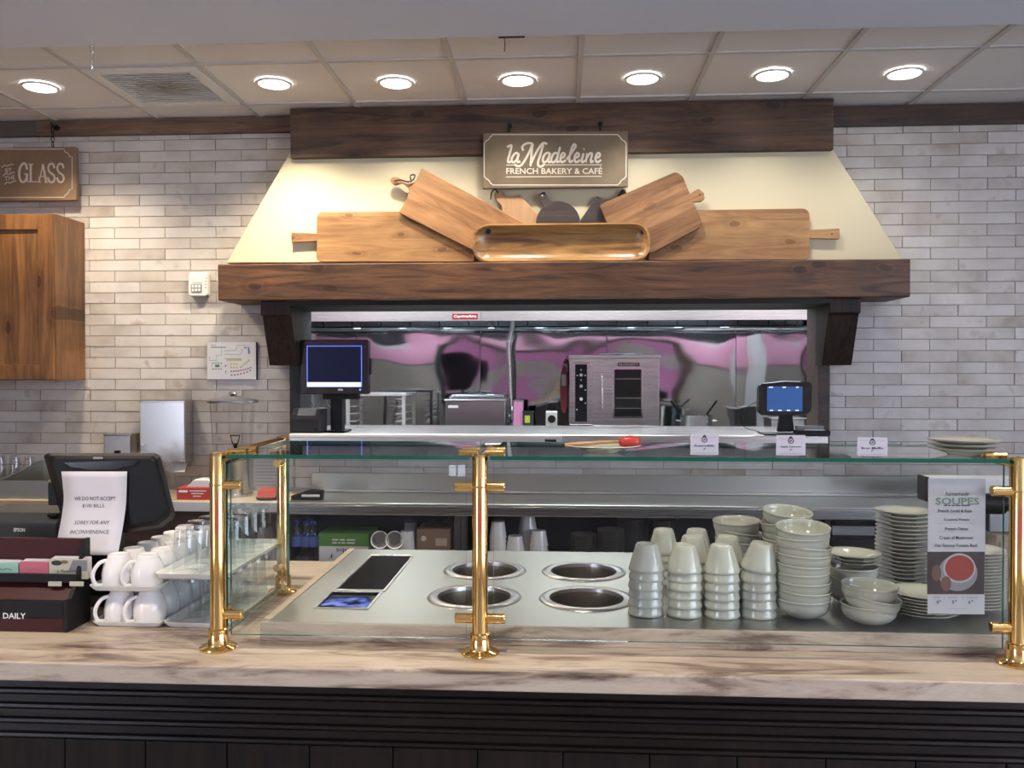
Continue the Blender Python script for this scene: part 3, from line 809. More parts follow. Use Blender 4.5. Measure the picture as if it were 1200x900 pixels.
sb.build('script_lettering', 'chalk', t)
lb = MB()
put_text(lb, 'FRENCH BAKERY & CAFÉ', lambda u, v: zf(u, 426-v), 222, 972, 0, 58, bold=0.012)
ribbon(lb, [(222, 356), (290, 356)], zf, 6, n=0); ribbon(lb, [(526, 355), (970, 354)], zf, 6, n=0); ribbon(lb, [(218, 449), (966, 444)], zf, 6, n=0)
lb.build('lettering', 'chalk', t)
for px in (597, 704):
    p = W(px, 150, SY)
    mb = MB(); mb.tube([(p.x, 4.70, ZW(146, 4.69)), (p.x, 4.675, ZW(146, 4.69)), (p.x-0.004, 4.668, ZW(150, 4.69)), (p.x, 4.672, z1+0.002)], 0.006, 8)
    mb.cyl((p.x, 4.688, ZW(145.5, 4.69)), 0.013, 0.012, 'y'); mb.build('hook', 'iron', t)

# ---- wine sign at the edge of the picture
SY = 4.80
a, b = XW(-150, SY), W(89, 204, SY).x
z0, z1 = ZW(235, SY, 45), ZW(172.5, SY, 45)
t = thing('glass_sign', 'brown hanging sign reading by the glass above the wall cabinet', 'sign', ((a+b)/2, SY, z0))
bxo('board', 'sign_board_warm', t, a, b, SY, SY+0.03, z0, z1, 0.003)
FY2 = SY-0.0012
def zg(u, v): return W(u/7.5, 140+v/7.5, FY2)
bd = MB(); ribbon(bd, [(-1100, 262), (565, 260), (568, 282), (600, 300), (612, 325), (634, 328), (634, 612), (610, 620), (596, 650), (570, 668), (566, 684), (-1100, 690)], zg, 7, n=0)
bd.build('border', 'chalk', t)
lb = MB()
gl = {'G': [[(238, 440), (226, 392), (196, 392), (172, 440), (170, 500), (190, 548), (222, 540), (238, 500)], [(212, 480), (250, 480)], [(236, 482), (236, 548)]],
      'L': [[(270, 394), (270, 548)], [(250, 394), (292, 394)], [(250, 548), (340, 548), (342, 500)]],
      'A': [[(376, 394), (346, 548)], [(376, 394), (406, 548)], [(356, 500), (398, 500)], [(334, 550), (362, 550)], [(390, 552), (424, 552)]],
      'S': [[(478, 430), (468, 394), (440, 392), (424, 424), (436, 462), (472, 490), (480, 524), (464, 550), (436, 546), (420, 508)]],}
for ch, sts in gl.items():
    for q, s_ in enumerate(sts):
        thin = (ch in 'L' and q > 0) or (ch == 'A' and q in (0, 2, 3, 4)) or (ch == 'G' and q == 1)
        ribbon(lb, s_, zg, 9 if thin else (20 if ch != 'S' else 17), n=0 if ch in 'LA' else 3)
for s_ in gl['S']: ribbon(lb, [(x+80, y) for x, y in s_], zg, 17, n=3)
th = math.radians(9)
def zr(u, v): return zg(78+u*math.cos(th)+v*math.sin(th), 478-u*math.sin(th)+v*math.cos(th))
put_text(lb, 'BY', lambda u, v: zr(u, -v), -26, 30, 12, 50, bold=0.01); put_text(lb, 'THE', lambda u, v: zr(u, -v), -42, 48, -56, -18, bold=0.01)
for vv in (-74, 0, 76): ribbon(lb, [(-52, vv+12), (-30, vv-6), (0, vv+4), (30, vv-6), (54, vv-2)], zr, 8, n=3)
lb.build('lettering', 'chalk', t)
p = W(60, 150, SY)
mb = MB(); mb.tube([(p.x, 4.845, p.z+0.01), (p.x, 4.815, p.z+0.012), (p.x-0.01, 4.81, p.z+0.035)], 0.006, 8); mb.cyl((p.x+0.012, 4.83, p.z+0.01), 0.016, 0.012, 'y'); mb.build('hook', 'iron', t)
chain(t, (p.x, SY+0.014, p.z+0.01), 4, 0.02)

# ---- bread boards on the mantel
BZ = mz1
def board(name, label, pts, r, Y, th_, mname, handle=None, hr=2.0, hole=None, group='bread boards on the mantel', planks=0):
    poly = round_poly(px_poly(pts, Y), r)
    zmin = min(p[1] for p in poly); xm = sum(p[0] for p in poly)/len(poly)
    t = thing(name, label, 'cutting board', (xm, Y, max(zmin, BZ)), group)
    MB().prism(poly, Y, Y+th_, 'y').build('board', mname, t, bevel=0.003)
    if handle:
        hp = round_poly(px_poly(handle, Y), hr*0.0047)
        MB().prism(hp, Y+0.003, Y+th_-0.003, 'y').build('handle', mname, t, bevel=0.002)
    if hole:
        h = W(hole[0], hole[1], Y)
        MB().cyl((h.x, Y+0.0005, h.z), 0.007 if len(hole) < 3 else hole[2], 0.004, 'y', 14).build('hanging_hole', 'ink', t)
    return t
R = 0.0047
board('bread_board', 'long pale knotty bread board with its narrow handle towards the brown wall cabinet', [(371, 248), (556, 247), (556, 306.8), (371, 306.8)], [0.04, 0.01, 0.01, 0.03], 4.705, 0.025, 'board_light', [(341, 272), (374, 273.5), (374, 282), (341, 284)], 1)
board('bread_board', 'long brown bread board with its narrow handle towards the grey bricks', [(760, 247), (949, 244), (949, 304.5), (760, 305)], [0.01, 0.045, 0.03, 0.01], 4.705, 0.025, 'board_brown', [(946, 269.5), (984, 267.5), (984, 280), (946, 279)], 1, (975, 274, 0.004))
# tilted board with a round-ended handle
t = board('bread_board', 'tilted honey coloured bread board with a looped cord on its round handle', [(494, 197), (616, 262), (556, 294), (467, 249), (477, 233), (480, 222), (471, 214), (462, 217), (456.5, 212), (460, 207), (468, 208), (474, 214), (486, 214), (490, 206)],
          [0.008, 0.01, 0.01, 0.012, 0.02, 0.02, 0.01, 0.01, 0.02, 0.02, 0.01, 0.02, 0.02, 0.02], 4.672, 0.026, 'board_mid', None, 1, (462.5, 212, 0.009))
mb = MB(); mb.tube(smooth_line([W(462, 212, 4.665), W(470, 211, 4.655), W(478, 213, 4.655), W(484, 211, 4.66), W(486, 205, 4.665), W(481, 206, 4.665), W(482, 212, 4.66)]), 0.004, 6); mb.build('cord', 'charcoal', t)
board('bread_board', 'tilted striped plank bread board with a pointed handle', [(702, 240), (792, 201), (800, 206), (823, 262), (818, 268), (763, 297), (724, 290)], [0.02, 0.02, 0.02, 0.02, 0.01, 0.02, 0.01], 4.672, 0.026, 'board_plank',
      [(805, 230), (813, 224), (819, 221), (825, 226), (826, 233), (822, 236), (808, 237)], 1, (820, 228, 0.004))
t = board('bread_board', 'small pale bread board with a black cord loop behind the trough', [(604, 229.5), (609, 228), (640, 262), (610, 280), (585, 262), (589, 242), (580, 233), (579.5, 226), (584, 222), (590, 224), (593, 230), (599, 231)],
          [0.006, 0.006, 0.01, 0.01, 0.01, 0.02, 0.02, 0.02, 0.02, 0.02, 0.02, 0.01], 4.706, 0.02, 'board_pale', None, 1, (584.5, 226.5, 0.007))
mb = MB(); mb.tube(smooth_line([W(584, 226, 4.70), W(580, 222, 4.695), W(576, 226, 4.695), W(575, 234, 4.70)]), 0.0035, 6); mb.build('cord', 'ink', t)
# dark round paddle and dark square board
c = W(654, 262, 4.70); rr = W(680, 262, 4.70).x-c.x
t = thing('round_paddle', 'dark round wooden paddle board with a short tilted handle', 'cutting board', (c.x, 4.70, BZ), 'bread boards on the mantel')
MB().lathe([(0, 0), (rr, 0), (rr, 0.02), (0, 0.02)], (c.x, 4.69, c.z), 40, 0, 'y').build('board', 'board_black', t, bevel=0.003)
MB().prism(round_poly(px_poly([(629, 228), (638, 224), (648, 240), (640, 248)], 4.69), 0.008), 4.692, 4.708, 'y').build('handle', 'board_black', t, bevel=0.002)
h = W(635.5, 229, 4.69); MB().cyl((h.x, 4.6915, h.z), 0.0045, 0.003, 'y', 10).build('hanging_hole', 'chalk', t)
board('bread_board', 'dark stained square bread board standing on its corner behind the plank board', [(680, 258), (700, 229.5), (709, 235), (714, 262), (700, 285), (683, 275)], [0.01, 0.006, 0.01, 0.01, 0.01, 0.01], 4.706, 0.02, 'board_black', [(722, 232), (729, 221), (734, 224), (736, 236)], 2, (690, 251, 0.004))
# hollowed dough trough
TY = 4.575
x0, x1 = W(553.5, 284, TY).x, W(762, 284, TY).x; z0, z1 = BZ, W(658, 261.5, TY).z
def ringy(ins, y): return [(a, y, b) for a, b in rrect(x0+ins, x1-ins, z0+ins*0.72, z1-ins*0.72, max(0.01, 0.10-ins), 6)]
t = MB().loops([ringy(0.05, TY+0.085), ringy(0.012, TY+0.05), ringy(0.0, TY+0.01), ringy(0.0, TY), ringy(0.012, TY-0.002), ringy(0.020, TY+0.006), ringy(0.04, TY+0.020), ringy(0.065, TY+0.030), ringy(0.095, TY+0.036)]).build('dough_trough', 'trough_wood', None, smooth=50, base=((x0+x1)/2, TY+0.03, BZ))
tag(t, 'long hollowed wooden dough trough lying on its side on the mantel', 'dough bowl')
for px in (572, 754):
    h = W(px, 270, TY); MB().cyl((h.x, TY+0.012, h.z-0.004), 0.014, 0.012, 'y', 12).build('bolt', 'iron', t)

# ---- wall cabinet
cx1 = W(100, 350, 4.876).x; CYf = 4.56
cz0, cz1 = ZW(445.5, CYf, 30), ZW(250, CYf, 30)
t = thing('wall_cabinet', 'knotty stained wooden wall cabinet below the hanging glass sign', 'cabinet', (cx1-0.45, 4.87, cz0))
bxo('body', 'cabinet_wood', t, cx1-0.9, cx1, CYf+0.022, 4.875, cz0, cz1, 0.003)
dx0, dx1 = cx1-0.475, cx1-0.004
d = MB(); sw = 0.085
d.box(dx0, dx0+sw, CYf, CYf+0.02, cz0+0.004, cz1-0.004); d.box(dx1-sw, dx1, CYf, CYf+0.02, cz0+0.004, cz1-0.004)
d.box(dx0+sw, dx1-sw, CYf, CYf+0.02, cz1-0.004-sw, cz1-0.004); d.box(dx0+sw, dx1-sw, CYf, CYf+0.02, cz0+0.004, cz0+sw)
d = d.build('door', 'cabinet_wood', t, bevel=0.002)
bxo('door_panel', 'cabinet_wood', d, dx0+sw-0.005, dx1-sw+0.005, CYf+0.011, CYf+0.02, cz0+sw-0.005, cz1-sw+0.005)
d = MB(); d.box(cx1-0.9, dx0-0.006, CYf, CYf+0.02, cz0+0.004, cz1-0.004); d.build('door', 'cabinet_wood', t, bevel=0.002)

# ---- small things fixed on the brick wall
def on_wall(px, py): return W(px, py, YW)
a, b = W(220, 347, 4.83), W(243, 319, 4.83)
t = thing('wall_sensor', 'white wall control box with a small keypad beside the mantel', 'wall sensor', ((a.x+b.x)/2, YW, a.z))
MB().prism(rrect(a.x, b.x, a.z, b.z, 0.018), 4.835, 4.874, 'y').build('housing', 'white', t, bevel=0.006)
w = b.x-a.x; h = b.z-a.z
bxo('cover', 'tray', t, a.x+w*0.22, b.x-w*0.3, 4.832, 4.836, a.z+h*0.55, b.z-h*0.14, 0.002)
k = MB().prism(rrect(a.x+w*0.16, b.x-w*0.3, a.z+h*0.16, a.z+h*0.5, 0.006), 4.831, 4.836, 'y').build('keypad', 'grey_ink', t)
for q in range(6): bxo('key', 'white', k, a.x+w*(0.21+0.16*(q % 3)), a.x+w*(0.32+0.16*(q % 3)), 4.829, 4.832, a.z+h*(0.2+0.16*(q//3)), a.z+h*(0.31+0.16*(q//3)))
for q in range(4): bxo('indicator', 'grey_ink', t, b.x-w*0.13, b.x-w*0.07, 4.8335, 4.836, a.z+h*(0.34+0.13*q), a.z+h*(0.38+0.13*q))

a, b = W(243, 444.5, 4.862), W(300, 401, 4.862)
t = thing('seating_plan', 'white printed seating plan pinned to the brick wall below the mantel', 'notice', ((a.x+b.x)/2, YW, a.z))
bxo('backing', 'black', t, a.x+0.004, b.x+0.006, 4.864, 4.874, a.z-0.003, b.z-0.0, 0.001)
bxo('sheet', 'white', t, a.x, b.x, 4.861, 4.8635, a.z, b.z)
def zp(u, v): return W(210+u/6.0, 300+v/6.0, 4.8605)
pr = MB()
ribbon(pr, [(222, 642), (330, 642)], zp, 7, n=0); ribbon(pr, [(222, 627), (258, 627)], zp, 4, n=0)
for l in ([(212, 706), (212, 735), (262, 735), (262, 697), (298, 697), (298, 655)], [(312, 672), (330, 665), (390, 665), (405, 650), (405, 628), (470, 628)], [(318, 690), (420, 696), (440, 680), (440, 650)], [(480, 632), (496, 668), (498, 690)], [(318, 722), (440, 722)], [(230, 752), (298, 750), (296, 795), (232, 798), (230, 752)]): ribbon(pr, l, zp, 3, n=0)
pr.build('plan_lines', 'grey_ink', t)
cm = {'plan_green': (0.10, 0.25, 0.12), 'plan_yellow': (0.62, 0.58, 0.20), 'plan_pink': (0.42, 0.16, 0.22), 'plan_blue': (0.2, 0.3, 0.5)}
for kx, v in cm.items(): mat(kx, v, 0.8)
g1, g2, g3, g4 = MB(), MB(), MB(), MB()
ribbon(g1, [(252, 773), (284, 772)], zp, 18, n=0)
for q in range(4): ribbon(g1, [(236+q*18, 754), (244+q*18, 754)], zp, 7, n=0); ribbon(g1, [(236+q*18, 794), (244+q*18, 794)], zp, 7, n=0)
ribbon(g2, [(332, 731), (438, 730)], zp, 13, n=0)
for q in range(3): ribbon(g2, [(358+q*20, 760), (370+q*20, 760)], zp, 12, n=0); ribbon(g2, [(358+q*20, 784), (370+q*20, 784)], zp, 12, n=0)
for q in range(5): ribbon(g2, [(428+q*14, 785-q*12), (438+q*14, 780-q*12)], zp, 14, n=0)
for q in range(9): ribbon(g3, [(360+q*17, 812-0.4*q*q), (372+q*17, 810-0.4*q*q)], zp, 9, n=0)
for q in range(7): ribbon(g3, [(362+q*22, 838-0.9*q*q), (374+q*22, 836-0.9*q*q)], zp, 10, n=0)
ribbon(g3, [(322, 772), (332, 772)], zp, 14, n=0); ribbon(g3, [(325, 815), (330, 815)], zp, 22, n=0)
ribbon(g4, [(486, 640), (490, 688)], zp, 10, n=0); ribbon(g4, [(455, 645), (475, 645)], zp, 10, n=0)
for g_, nm in ((g1, 'plan_green'), (g2, 'plan_yellow'), (g3, 'plan_pink'), (g4, 'plan_blue')): g_.build('plan_seats', nm, t)

# towel dispenser and soap dispenser
a, b = W(164, 542, 4.76), W(217, 469, 4.76)
t = thing('towel_dispenser', 'tall stainless paper towel dispenser on the brick wall', 'dispenser', ((a.x+b.x)/2, YW, a.z))
bxo('cabinet', 'steel_v', t, a.x, b.x, 4.762, 4.874, a.z, b.z, 0.006)
bxo('door', 'steel_v', t, a.x+0.004, b.x-0.004, 4.756, 4.762, a.z+0.03, b.z-0.012, 0.002)
MB().cyl(((a.x+b.x)/2, 4.752, b.z-0.018), 0.007, 0.006, 'y', 10).build('lock', 'chrome', t)
p0 = a.z
MB().add([(a.x+0.16, 4.80, p0+0.004), (b.x-0.004, 4.80, p0+0.004), (b.x-0.012, 4.77, p0-0.055), (a.x+0.13, 4.775, p0-0.05),
          (a.x+0.16, 4.803, p0+0.004), (b.x-0.004, 4.803, p0+0.004), (b.x-0.012, 4.773, p0-0.055), (a.x+0.13, 4.778, p0-0.05)], [(0, 1, 2, 3), (7, 6, 5, 4), (0, 4, 5, 1), (2, 6, 7, 3), (1, 5, 6, 2), (3, 7, 4, 0)]).build('paper_towel', 'white', t)
a, b = W(121, 545, 4.78), W(153, 510, 4.78)
t = thing('soap_dispenser', 'small boxy stainless soap dispenser beside the towel dispenser', 'dispenser', ((a.x+b.x)/2, YW, a.z))
bxo('cabinet', 'steel_v', t, a.x, b.x, 4.782, 4.874, a.z, b.z, 0.006)
bxo('lid', 'steel_v', t, a.x-0.002, b.x+0.002, 4.779, 4.875, b.z, b.z+0.008, 0.002)
bxo('push_button', 'black', t, a.x+0.07, a.x+0.1, 4.77, 4.782, a.z+0.05, a.z+0.085, 0.003)

# ================================================================== PASS LEDGE
LZ = ZW(510, 4.70)
lx0, lxm, lx1 = XW(340, 4.70), XW(660, 4.70), XW(971, 4.70)
t = thing('pass_ledge', 'stainless ledge along the bottom of the kitchen pass-through', 'ledge', ((lx0+lx1)/2, 4.88, LZ-0.05))
bxo('ledge_top', 'steel', t, lx0, lx1, 4.72, 5.55, LZ-0.014, LZ, 0.002)
bxo('front_face', 'steel', t, lxm, lx1, 4.70, 4.72, LZ-0.047, LZ, 0.003)
mb = MB(); mb.prism([(4.725, LZ-0.047), (4.87, LZ-0.047), (4.87, LZ-0.075)], lx0+0.3, lx0+0.33, 'x'); mb.build('bracket', 'steel', t)
mb = MB(); mb.prism([(4.725, LZ-0.047), (4.87, LZ-0.047), (4.87, LZ-0.075)], lx1-0.33, lx1-0.3, 'x'); mb.build('bracket', 'steel', t)
t = thing('ticket_rail', 'pale aluminium order ticket rail on the front of the pass ledge', 'ticket rail', ((lx0+lxm)/2, 4.70, LZ-0.05))
MB().prism([(4.72, LZ+0.004), (4.69, LZ+0.004), (4.682, LZ-0.002), (4.682, LZ-0.014), (4.69, LZ-0.018), (4.69, LZ-0.046), (4.684, LZ-0.052), (4.72, LZ-0.052)], lx0, lxm-0.005, 'x').build('rail', 'alu', t)
bxo('maker_plate', 'ink', t, XW(638.5, 4.69), XW(652, 4.69), 4.688, 4.6905, ZW(519.5, 4.69), ZW(515, 4.69))

# ---- point-of-sale screen in the opening
SYp = 4.80
a, b = W(352, 462, SYp), W(432, 398, SYp)
t = thing('order_screen', 'black point-of-sale screen with a white task bar standing in the pass-through', 'monitor', ((a.x+b.x)/2, SYp+0.05, LZ))
MB().prism(rrect(a.x, b.x, a.z, b.z, 0.012), SYp, SYp+0.045, 'y').build('housing', 'black_gloss', t, bevel=0.004)
mat('screen_dark', (0.003, 0.004, 0.012), 0.3, spec=0.1, emit=(0.01, 0.012, 0.04), estr=0.6)
mat('screen_edge', (0.02, 0.05, 0.4), 0.2, emit=(0.12, 0.22, 0.9), estr=0.9)
mat('screen_bar', (0.7, 0.72, 0.8), 0.3, emit=(0.8, 0.85, 1.0), estr=0.85)
mat('tablet_blue', (0.02, 0.05, 0.14), 0.3, spec=0.1, emit=(0.035, 0.085, 0.24), estr=0.9)
mat('blue_light', (0.1, 0.2, 0.9), 0.3, emit=(0.1, 0.2, 1.0), estr=2.0)
def px_box(name, m, parent, x0, y0, x1, y1, Y, d=0.002, bevel=0):
    p, q = W(x0, y1, Y), W(x1, y0, Y)
    return bxo(name, m, parent, p.x, q.x, Y, Y+d, p.z, q.z, bevel)
s = px_box('screen', 'screen_edge', t, 359.5, 405, 424, 453.5, SYp-0.002, 0.003)
px_box('desktop_area', 'screen_dark', s, 360.6, 406, 423, 448, SYp-0.003, 0.002)
px_box('task_bar', 'screen_bar', s, 359.8, 448, 423, 453.2, SYp-0.0035, 0.002)
px_box('power_light', 'blue_light', t, 421, 455.8, 423, 457.6, SYp-0.001, 0.002)
px_box('maker_plate', 'tray', t, 396, 455.5, 402, 458, SYp-0.001, 0.002)
px_box('card_reader', 'black', t, 431, 420, 434.5, 439, SYp+0.005, 0.03, 0.002)
px_box('arm', 'black', t, 378, 462, 420, 468, SYp+0.02, 0.05, 0.003)
bxo('stand', 'black', t, XW(388, 4.88), XW(402, 4.88), 4.86, 4.92, LZ+0.001, ZW(464, 4.88), 0.004)
bxo('stand_foot', 'black', t, XW(383, 4.88), XW(407, 4.88), 4.82, 4.98, LZ, LZ+0.012, 0.003)
mb = MB()
for q, pts in enumerate(([(355, 462), (356, 470), (353, 476), (356, 481)], [(362, 462), (366, 474), (372, 477), (374, 470)], [(370, 463), (372, 476), (378, 478), (380, 474)], [(380, 464), (385, 476), (390, 475), (388, 466)])):
    mb.tube(smooth_line([W(x, y, 4.91+0.008*q) for x, y in pts]), 0.0032, 5)
mb.build('cable', 'grey_plastic', t)
# receipt printer on the ledge
PYr = 4.745
a, b = W(340.5, 508, PYr), W(375, 479, PYr)
t = thing('receipt_printer', 'dark grey receipt printer under the pass-through screen', 'printer', ((a.x+b.x)/2, PYr+0.07, LZ))
zz = LZ+0.005
MB().prism([(PYr, zz), (PYr+0.15, zz), (PYr+0.15, b.z), (PYr+0.05, b.z), (PYr+0.012, b.z-0.035), (PYr, b.z-0.06)], a.x, b.x, 'x').build('body', 'charcoal', t, bevel=0.006)
MB().prism([(PYr+0.013, b.z-0.045), (PYr+0.046, b.z-0.004), (PYr+0.038, b.z+0.0), (PYr+0.005, b.z-0.04)], a.x+0.035, b.x-0.03, 'x').build('cover', 'grey_plastic', t, bevel=0.003)
bxo('paper_slot', 'ink', t, a.x+0.035, b.x-0.035, PYr-0.001, PYr+0.004, b.z-0.08, b.z-0.064)
bxo('button_strip', 'black', t, b.x-0.035, b.x-0.015, PYr-0.0015, PYr+0.004, zz+0.012, zz+0.026)
bxo('foot', 'black', t, a.x+0.01, b.x-0.01, PYr+0.01, PYr+0.14, LZ, zz)
# tablet on its stand
TYb = 4.80
t = thing('tablet_stand', 'black framed tablet with a blue screen on a stand at the ledge end', 'tablet', (W(918, 505, TYb).x, TYb+0.05, LZ))
MB().prism(round_poly(px_poly([(888, 450), (919, 446.5), (952, 447.5), (951, 484), (920, 488), (887.5, 486)], TYb), [0.03, 0.01, 0.03, 0.03, 0.01, 0.03]), TYb, TYb+0.025, 'y').build('housing', 'black_gloss', t, bevel=0.004)
s = px_box('screen', 'tablet_blue', t, 899, 453, 940.5, 482, TYb-0.002, 0.003)
for q in range(3): px_box('icon', 'screen_bar', s, 901+q*16, 453.2, 906+q*15, 454.4, TYb-0.003, 0.0015)
for q in range(4): px_box('icon', 'screen_bar', s, 902+q*10, 480.3, 906+q*10, 481.5, TYb-0.003, 0.0015)
MB().prism(px_poly([(914, 486), (929, 486), (931, 506), (911, 506)], TYb+0.03), TYb+0.03, TYb+0.06, 'y').build('neck', 'black', t, bevel=0.006)
bxo('base_plate', 'black', t, XW(894, TYb), XW(938, TYb), TYb-0.05, TYb+0.12, LZ, LZ+0.008, 0.002)
MB().tube(smooth_line([W(888, 470, TYb+0.03), W(874, 478, TYb+0.03), W(867, 490, TYb+0.02), W(873, 501, TYb), W(890, 506, TYb-0.02)]), 0.002, 5).build('cable', 'ink', t)
x0 = XW(934, 4.76); x1 = XW(973, 4.76)
t = thing('card_terminal', 'flat black card payment terminal beside the tablet stand', 'card terminal', ((x0+x1)/2, 4.78, LZ))
bxo('body', 'black', t, x0, x1-0.004, 4.735, 4.84, LZ, LZ+0.028, 0.004)
bxo('display', 'tray', t, x0+0.05, x1-0.03, 4.75, 4.80, LZ+0.0282, LZ+0.031)
bxo('keypad', 'grey_plastic', t, x0+0.01, x0+0.16, 4.80, 4.835, LZ+0.0282, LZ+0.05, 0.002)
bxo('red_key', 'red', t, x0+0.045, x0+0.075, 4.742, 4.75, LZ+0.0282, LZ+0.0295)

# ================================================================== KITCHEN EQUIPMENT
KT = 1.0
t = thing('kitchen_table', 'long stainless work table along the kitchen back wall', 'work table', (0, 7.5, 0))
bxo('worktop', 'steel', t, -2.9, KX1-0.02, 7.0, 7.94, KT-0.04, KT, 0.004)
for lxp in (-2.85, -1.2, 0.4, KX1-0.07):
    for lyp in (7.05, 7.88): MB().cyl((lxp, lyp, 0), 0.022, KT-0.04, n=10).build('leg', 'steel', t)
# exhaust hood
HYk = 6.5; hz0 = ZW(375.5, HYk)
t = thing('exhaust_hood', 'stainless kitchen exhaust hood with a small red maker sticker', 'exhaust hood', (0, 7.2, hz0))
xs_ = W(563.5, 366, HYk).x
bxo('front_panel', 'steel', t, -2.8, xs_-0.002, HYk, HYk+0.02, hz0, KZ-0.005)
bxo('front_panel', 'steel', t, xs_+0.002, KX1-0.02, HYk, HYk+0.02, hz0, KZ-0.005)
bxo('end_panel', 'steel_dark', t, KX1-0.04, KX1-0.02, HYk+0.021, 7.9, hz0, KZ-0.005)
bxo('divider', 'steel_dark', t, xs_-0.01, xs_+0.01, HYk+0.021, 7.7, hz0+0.02, KZ-0.01)
MB().cyl((-2.8, 7.83, hz0+0.008), 0.026, KX1-0.045+2.8, 'x', 24).build('grease_trough', 'steel_mirror', t, smooth=40)
mb = MB()
for k in range(19):
    x = -2.75+k*0.27
    if x > KX1-0.33: break
    f = MB().add([(x, 7.80, hz0+0.03), (x+0.262, 7.80, hz0+0.03), (x+0.262, 7.15, KZ-0.12), (x, 7.15, KZ-0.12), (x, 7.83, hz0+0.05), (x+0.262, 7.83, hz0+0.05), (x+0.262, 7.18, KZ-0.10), (x, 7.18, KZ-0.10)],
                 [(0, 1, 2, 3), (7, 6, 5, 4), (0, 4, 5, 1), (2, 6, 7, 3), (1, 5, 6, 2), (3, 7, 4, 0)]).build('baffle_filter', 'steel_mirror', t)
p, q = W(530, 374.5, HYk-0.002), W(560, 367.5, HYk-0.002)
mat('sticker_red', (0.30, 0.02, 0.02), 0.4)
st = bxo('sticker', 'sticker_red', t, p.x, q.x, HYk-0.002, HYk, p.z, q.z)
lb = put_text(MB(), 'CaptiveAire', lambda u, v: Vector((p.x+(q.x-p.x)*u, HYk-0.003, p.z+(q.z-p.z)*v)), 0.06, 0.94, 0.22, 0.8, 0.2, 0.02)
lb.build('lettering', 'white', st)
for k, px in enumerate((373, 436, 499, 560, 627, 689, 755, 820, 886)):
    x = W(px, 386, 7.3).x; y = 7.0; z = 2.36
    l = thing('hood_lamp', '%s bright lamp inside the kitchen hood, counted from the pan rack side' % ORD[k+1], 'lamp', (x, y, z), 'lamps in the exhaust hood')
    MB().lathe([(0, 0), (0.03, 0.01), (0.042, 0.035), (0.03, 0.065), (0, 0.07)], (x, y, z), 14).build('globe', 'hood_lamp', l, smooth=60)
    MB().cyl((x, y, z+0.068), 0.018, KZ-0.02-z-0.068, n=12).build('stem', 'steel_dark', l)
# convection oven
OY = 7.2
a, b = W(667, 498, OY), W(773, 417, OY)
t = thing('convection_oven', 'stainless convection oven with a dark window and a black control strip', 'oven', ((a.x+b.x)/2, OY+0.3, KT))
bxo('cabinet', 'steel', t, a.x, b.x, OY+0.012, OY+0.66, a.z, b.z-0.02, 0.004)
bxo('top_cap', 'steel', t, a.x-0.004, b.x+0.004, OY-0.004, OY+0.67, b.z-0.02, b.z+0.008, 0.003)
d = px_box('door', 'steel', t, 694.5, 424, 771.5, 499, OY-0.005, 0.017, 0.003)
fr = MB()
for (x0_, y0_, x1_, y1_) in ((718, 431, 753.5, 433), (718, 488, 753.5, 490), (718, 433, 720, 488), (751.5, 433, 753.5, 488)):
    p, q = W(x0_, y1_, OY-0.012), W(x1_, y0_, OY-0.012); fr.box(p.x, q.x, OY-0.012, OY-0.005, p.z, q.z)
fr.build('window_frame', 'chrome', d)
mat('oven_glass', (0.014, 0.014, 0.014), 0.06)
px_box('window_glass', 'oven_glass', d, 720, 433, 751.5, 488, OY-0.009, 0.004)
for yy in (443.5, 466, 478): px_box('rack_line', 'steel_dark', d, 721, yy, 751, yy+0.9, OY-0.0105, 0.0012)
mb = MB(); h0, h1 = W(706, 480, OY-0.05), W(706, 440, OY-0.05)
mb.tube([(h0.x, OY-0.005, h0.z), h0, h1, (h1.x, OY-0.005, h1.z)], 0.009, 8); mb.build('handle', 'chrome', d, smooth=60)
pl_ = px_box('name_plate', 'mitt', d, 724, 424.8, 749.5, 429.2, OY-0.008, 0.003)
p, q = W(724, 429.2, OY-0.009), W(749.5, 424.8, OY-0.009)
put_text(MB(), 'BLODGETT', lambda u, v: Vector((p.x+(q.x-p.x)*u, OY-0.0095, p.z+(q.z-p.z)*v)), 0.06, 0.94, 0.2, 0.8, bold=0.01).build('lettering', 'tray', pl_)
cp = px_box('control_panel', 'black', t, 674, 427, 688, 494, OY, 0.014, 0.002)
for yy in (439.5, 452.5, 467.5):
    p = W(681, yy, OY); MB().cyl((p.x, OY-0.02, p.z), 0.014, 0.02, 'y', 14).build('knob', 'tray', cp)
for xx, yy in ((681, 433.5), (676.5, 440), (685.8, 440), (681, 445.5), (686, 457), (686, 472.5), (676, 480)): px_box('marking', 'tray', cp, xx-0.8, yy-0.8, xx+0.8, yy+0.8, OY-0.001, 0.001)
px_box('trim_strip', 'steel_dark', t, 671.5, 424.5, 691, 426, OY+0.005, 0.008)
for lxp in (a.x+0.05, b.x-0.05):
    for lyp in (OY+0.06, OY+0.58): MB().cyl((lxp, lyp, KT), 0.02, a.z-KT, n=10).build('leg', 'steel_dark', t)
mb = MB(); mb.tube([W(702, 416, OY+0.2), W(702, 414, OY+0.2), W(744, 414, OY+0.2), W(744, 416, OY+0.2)], 0.006, 6); mb.build('top_rail', 'chrome', t)
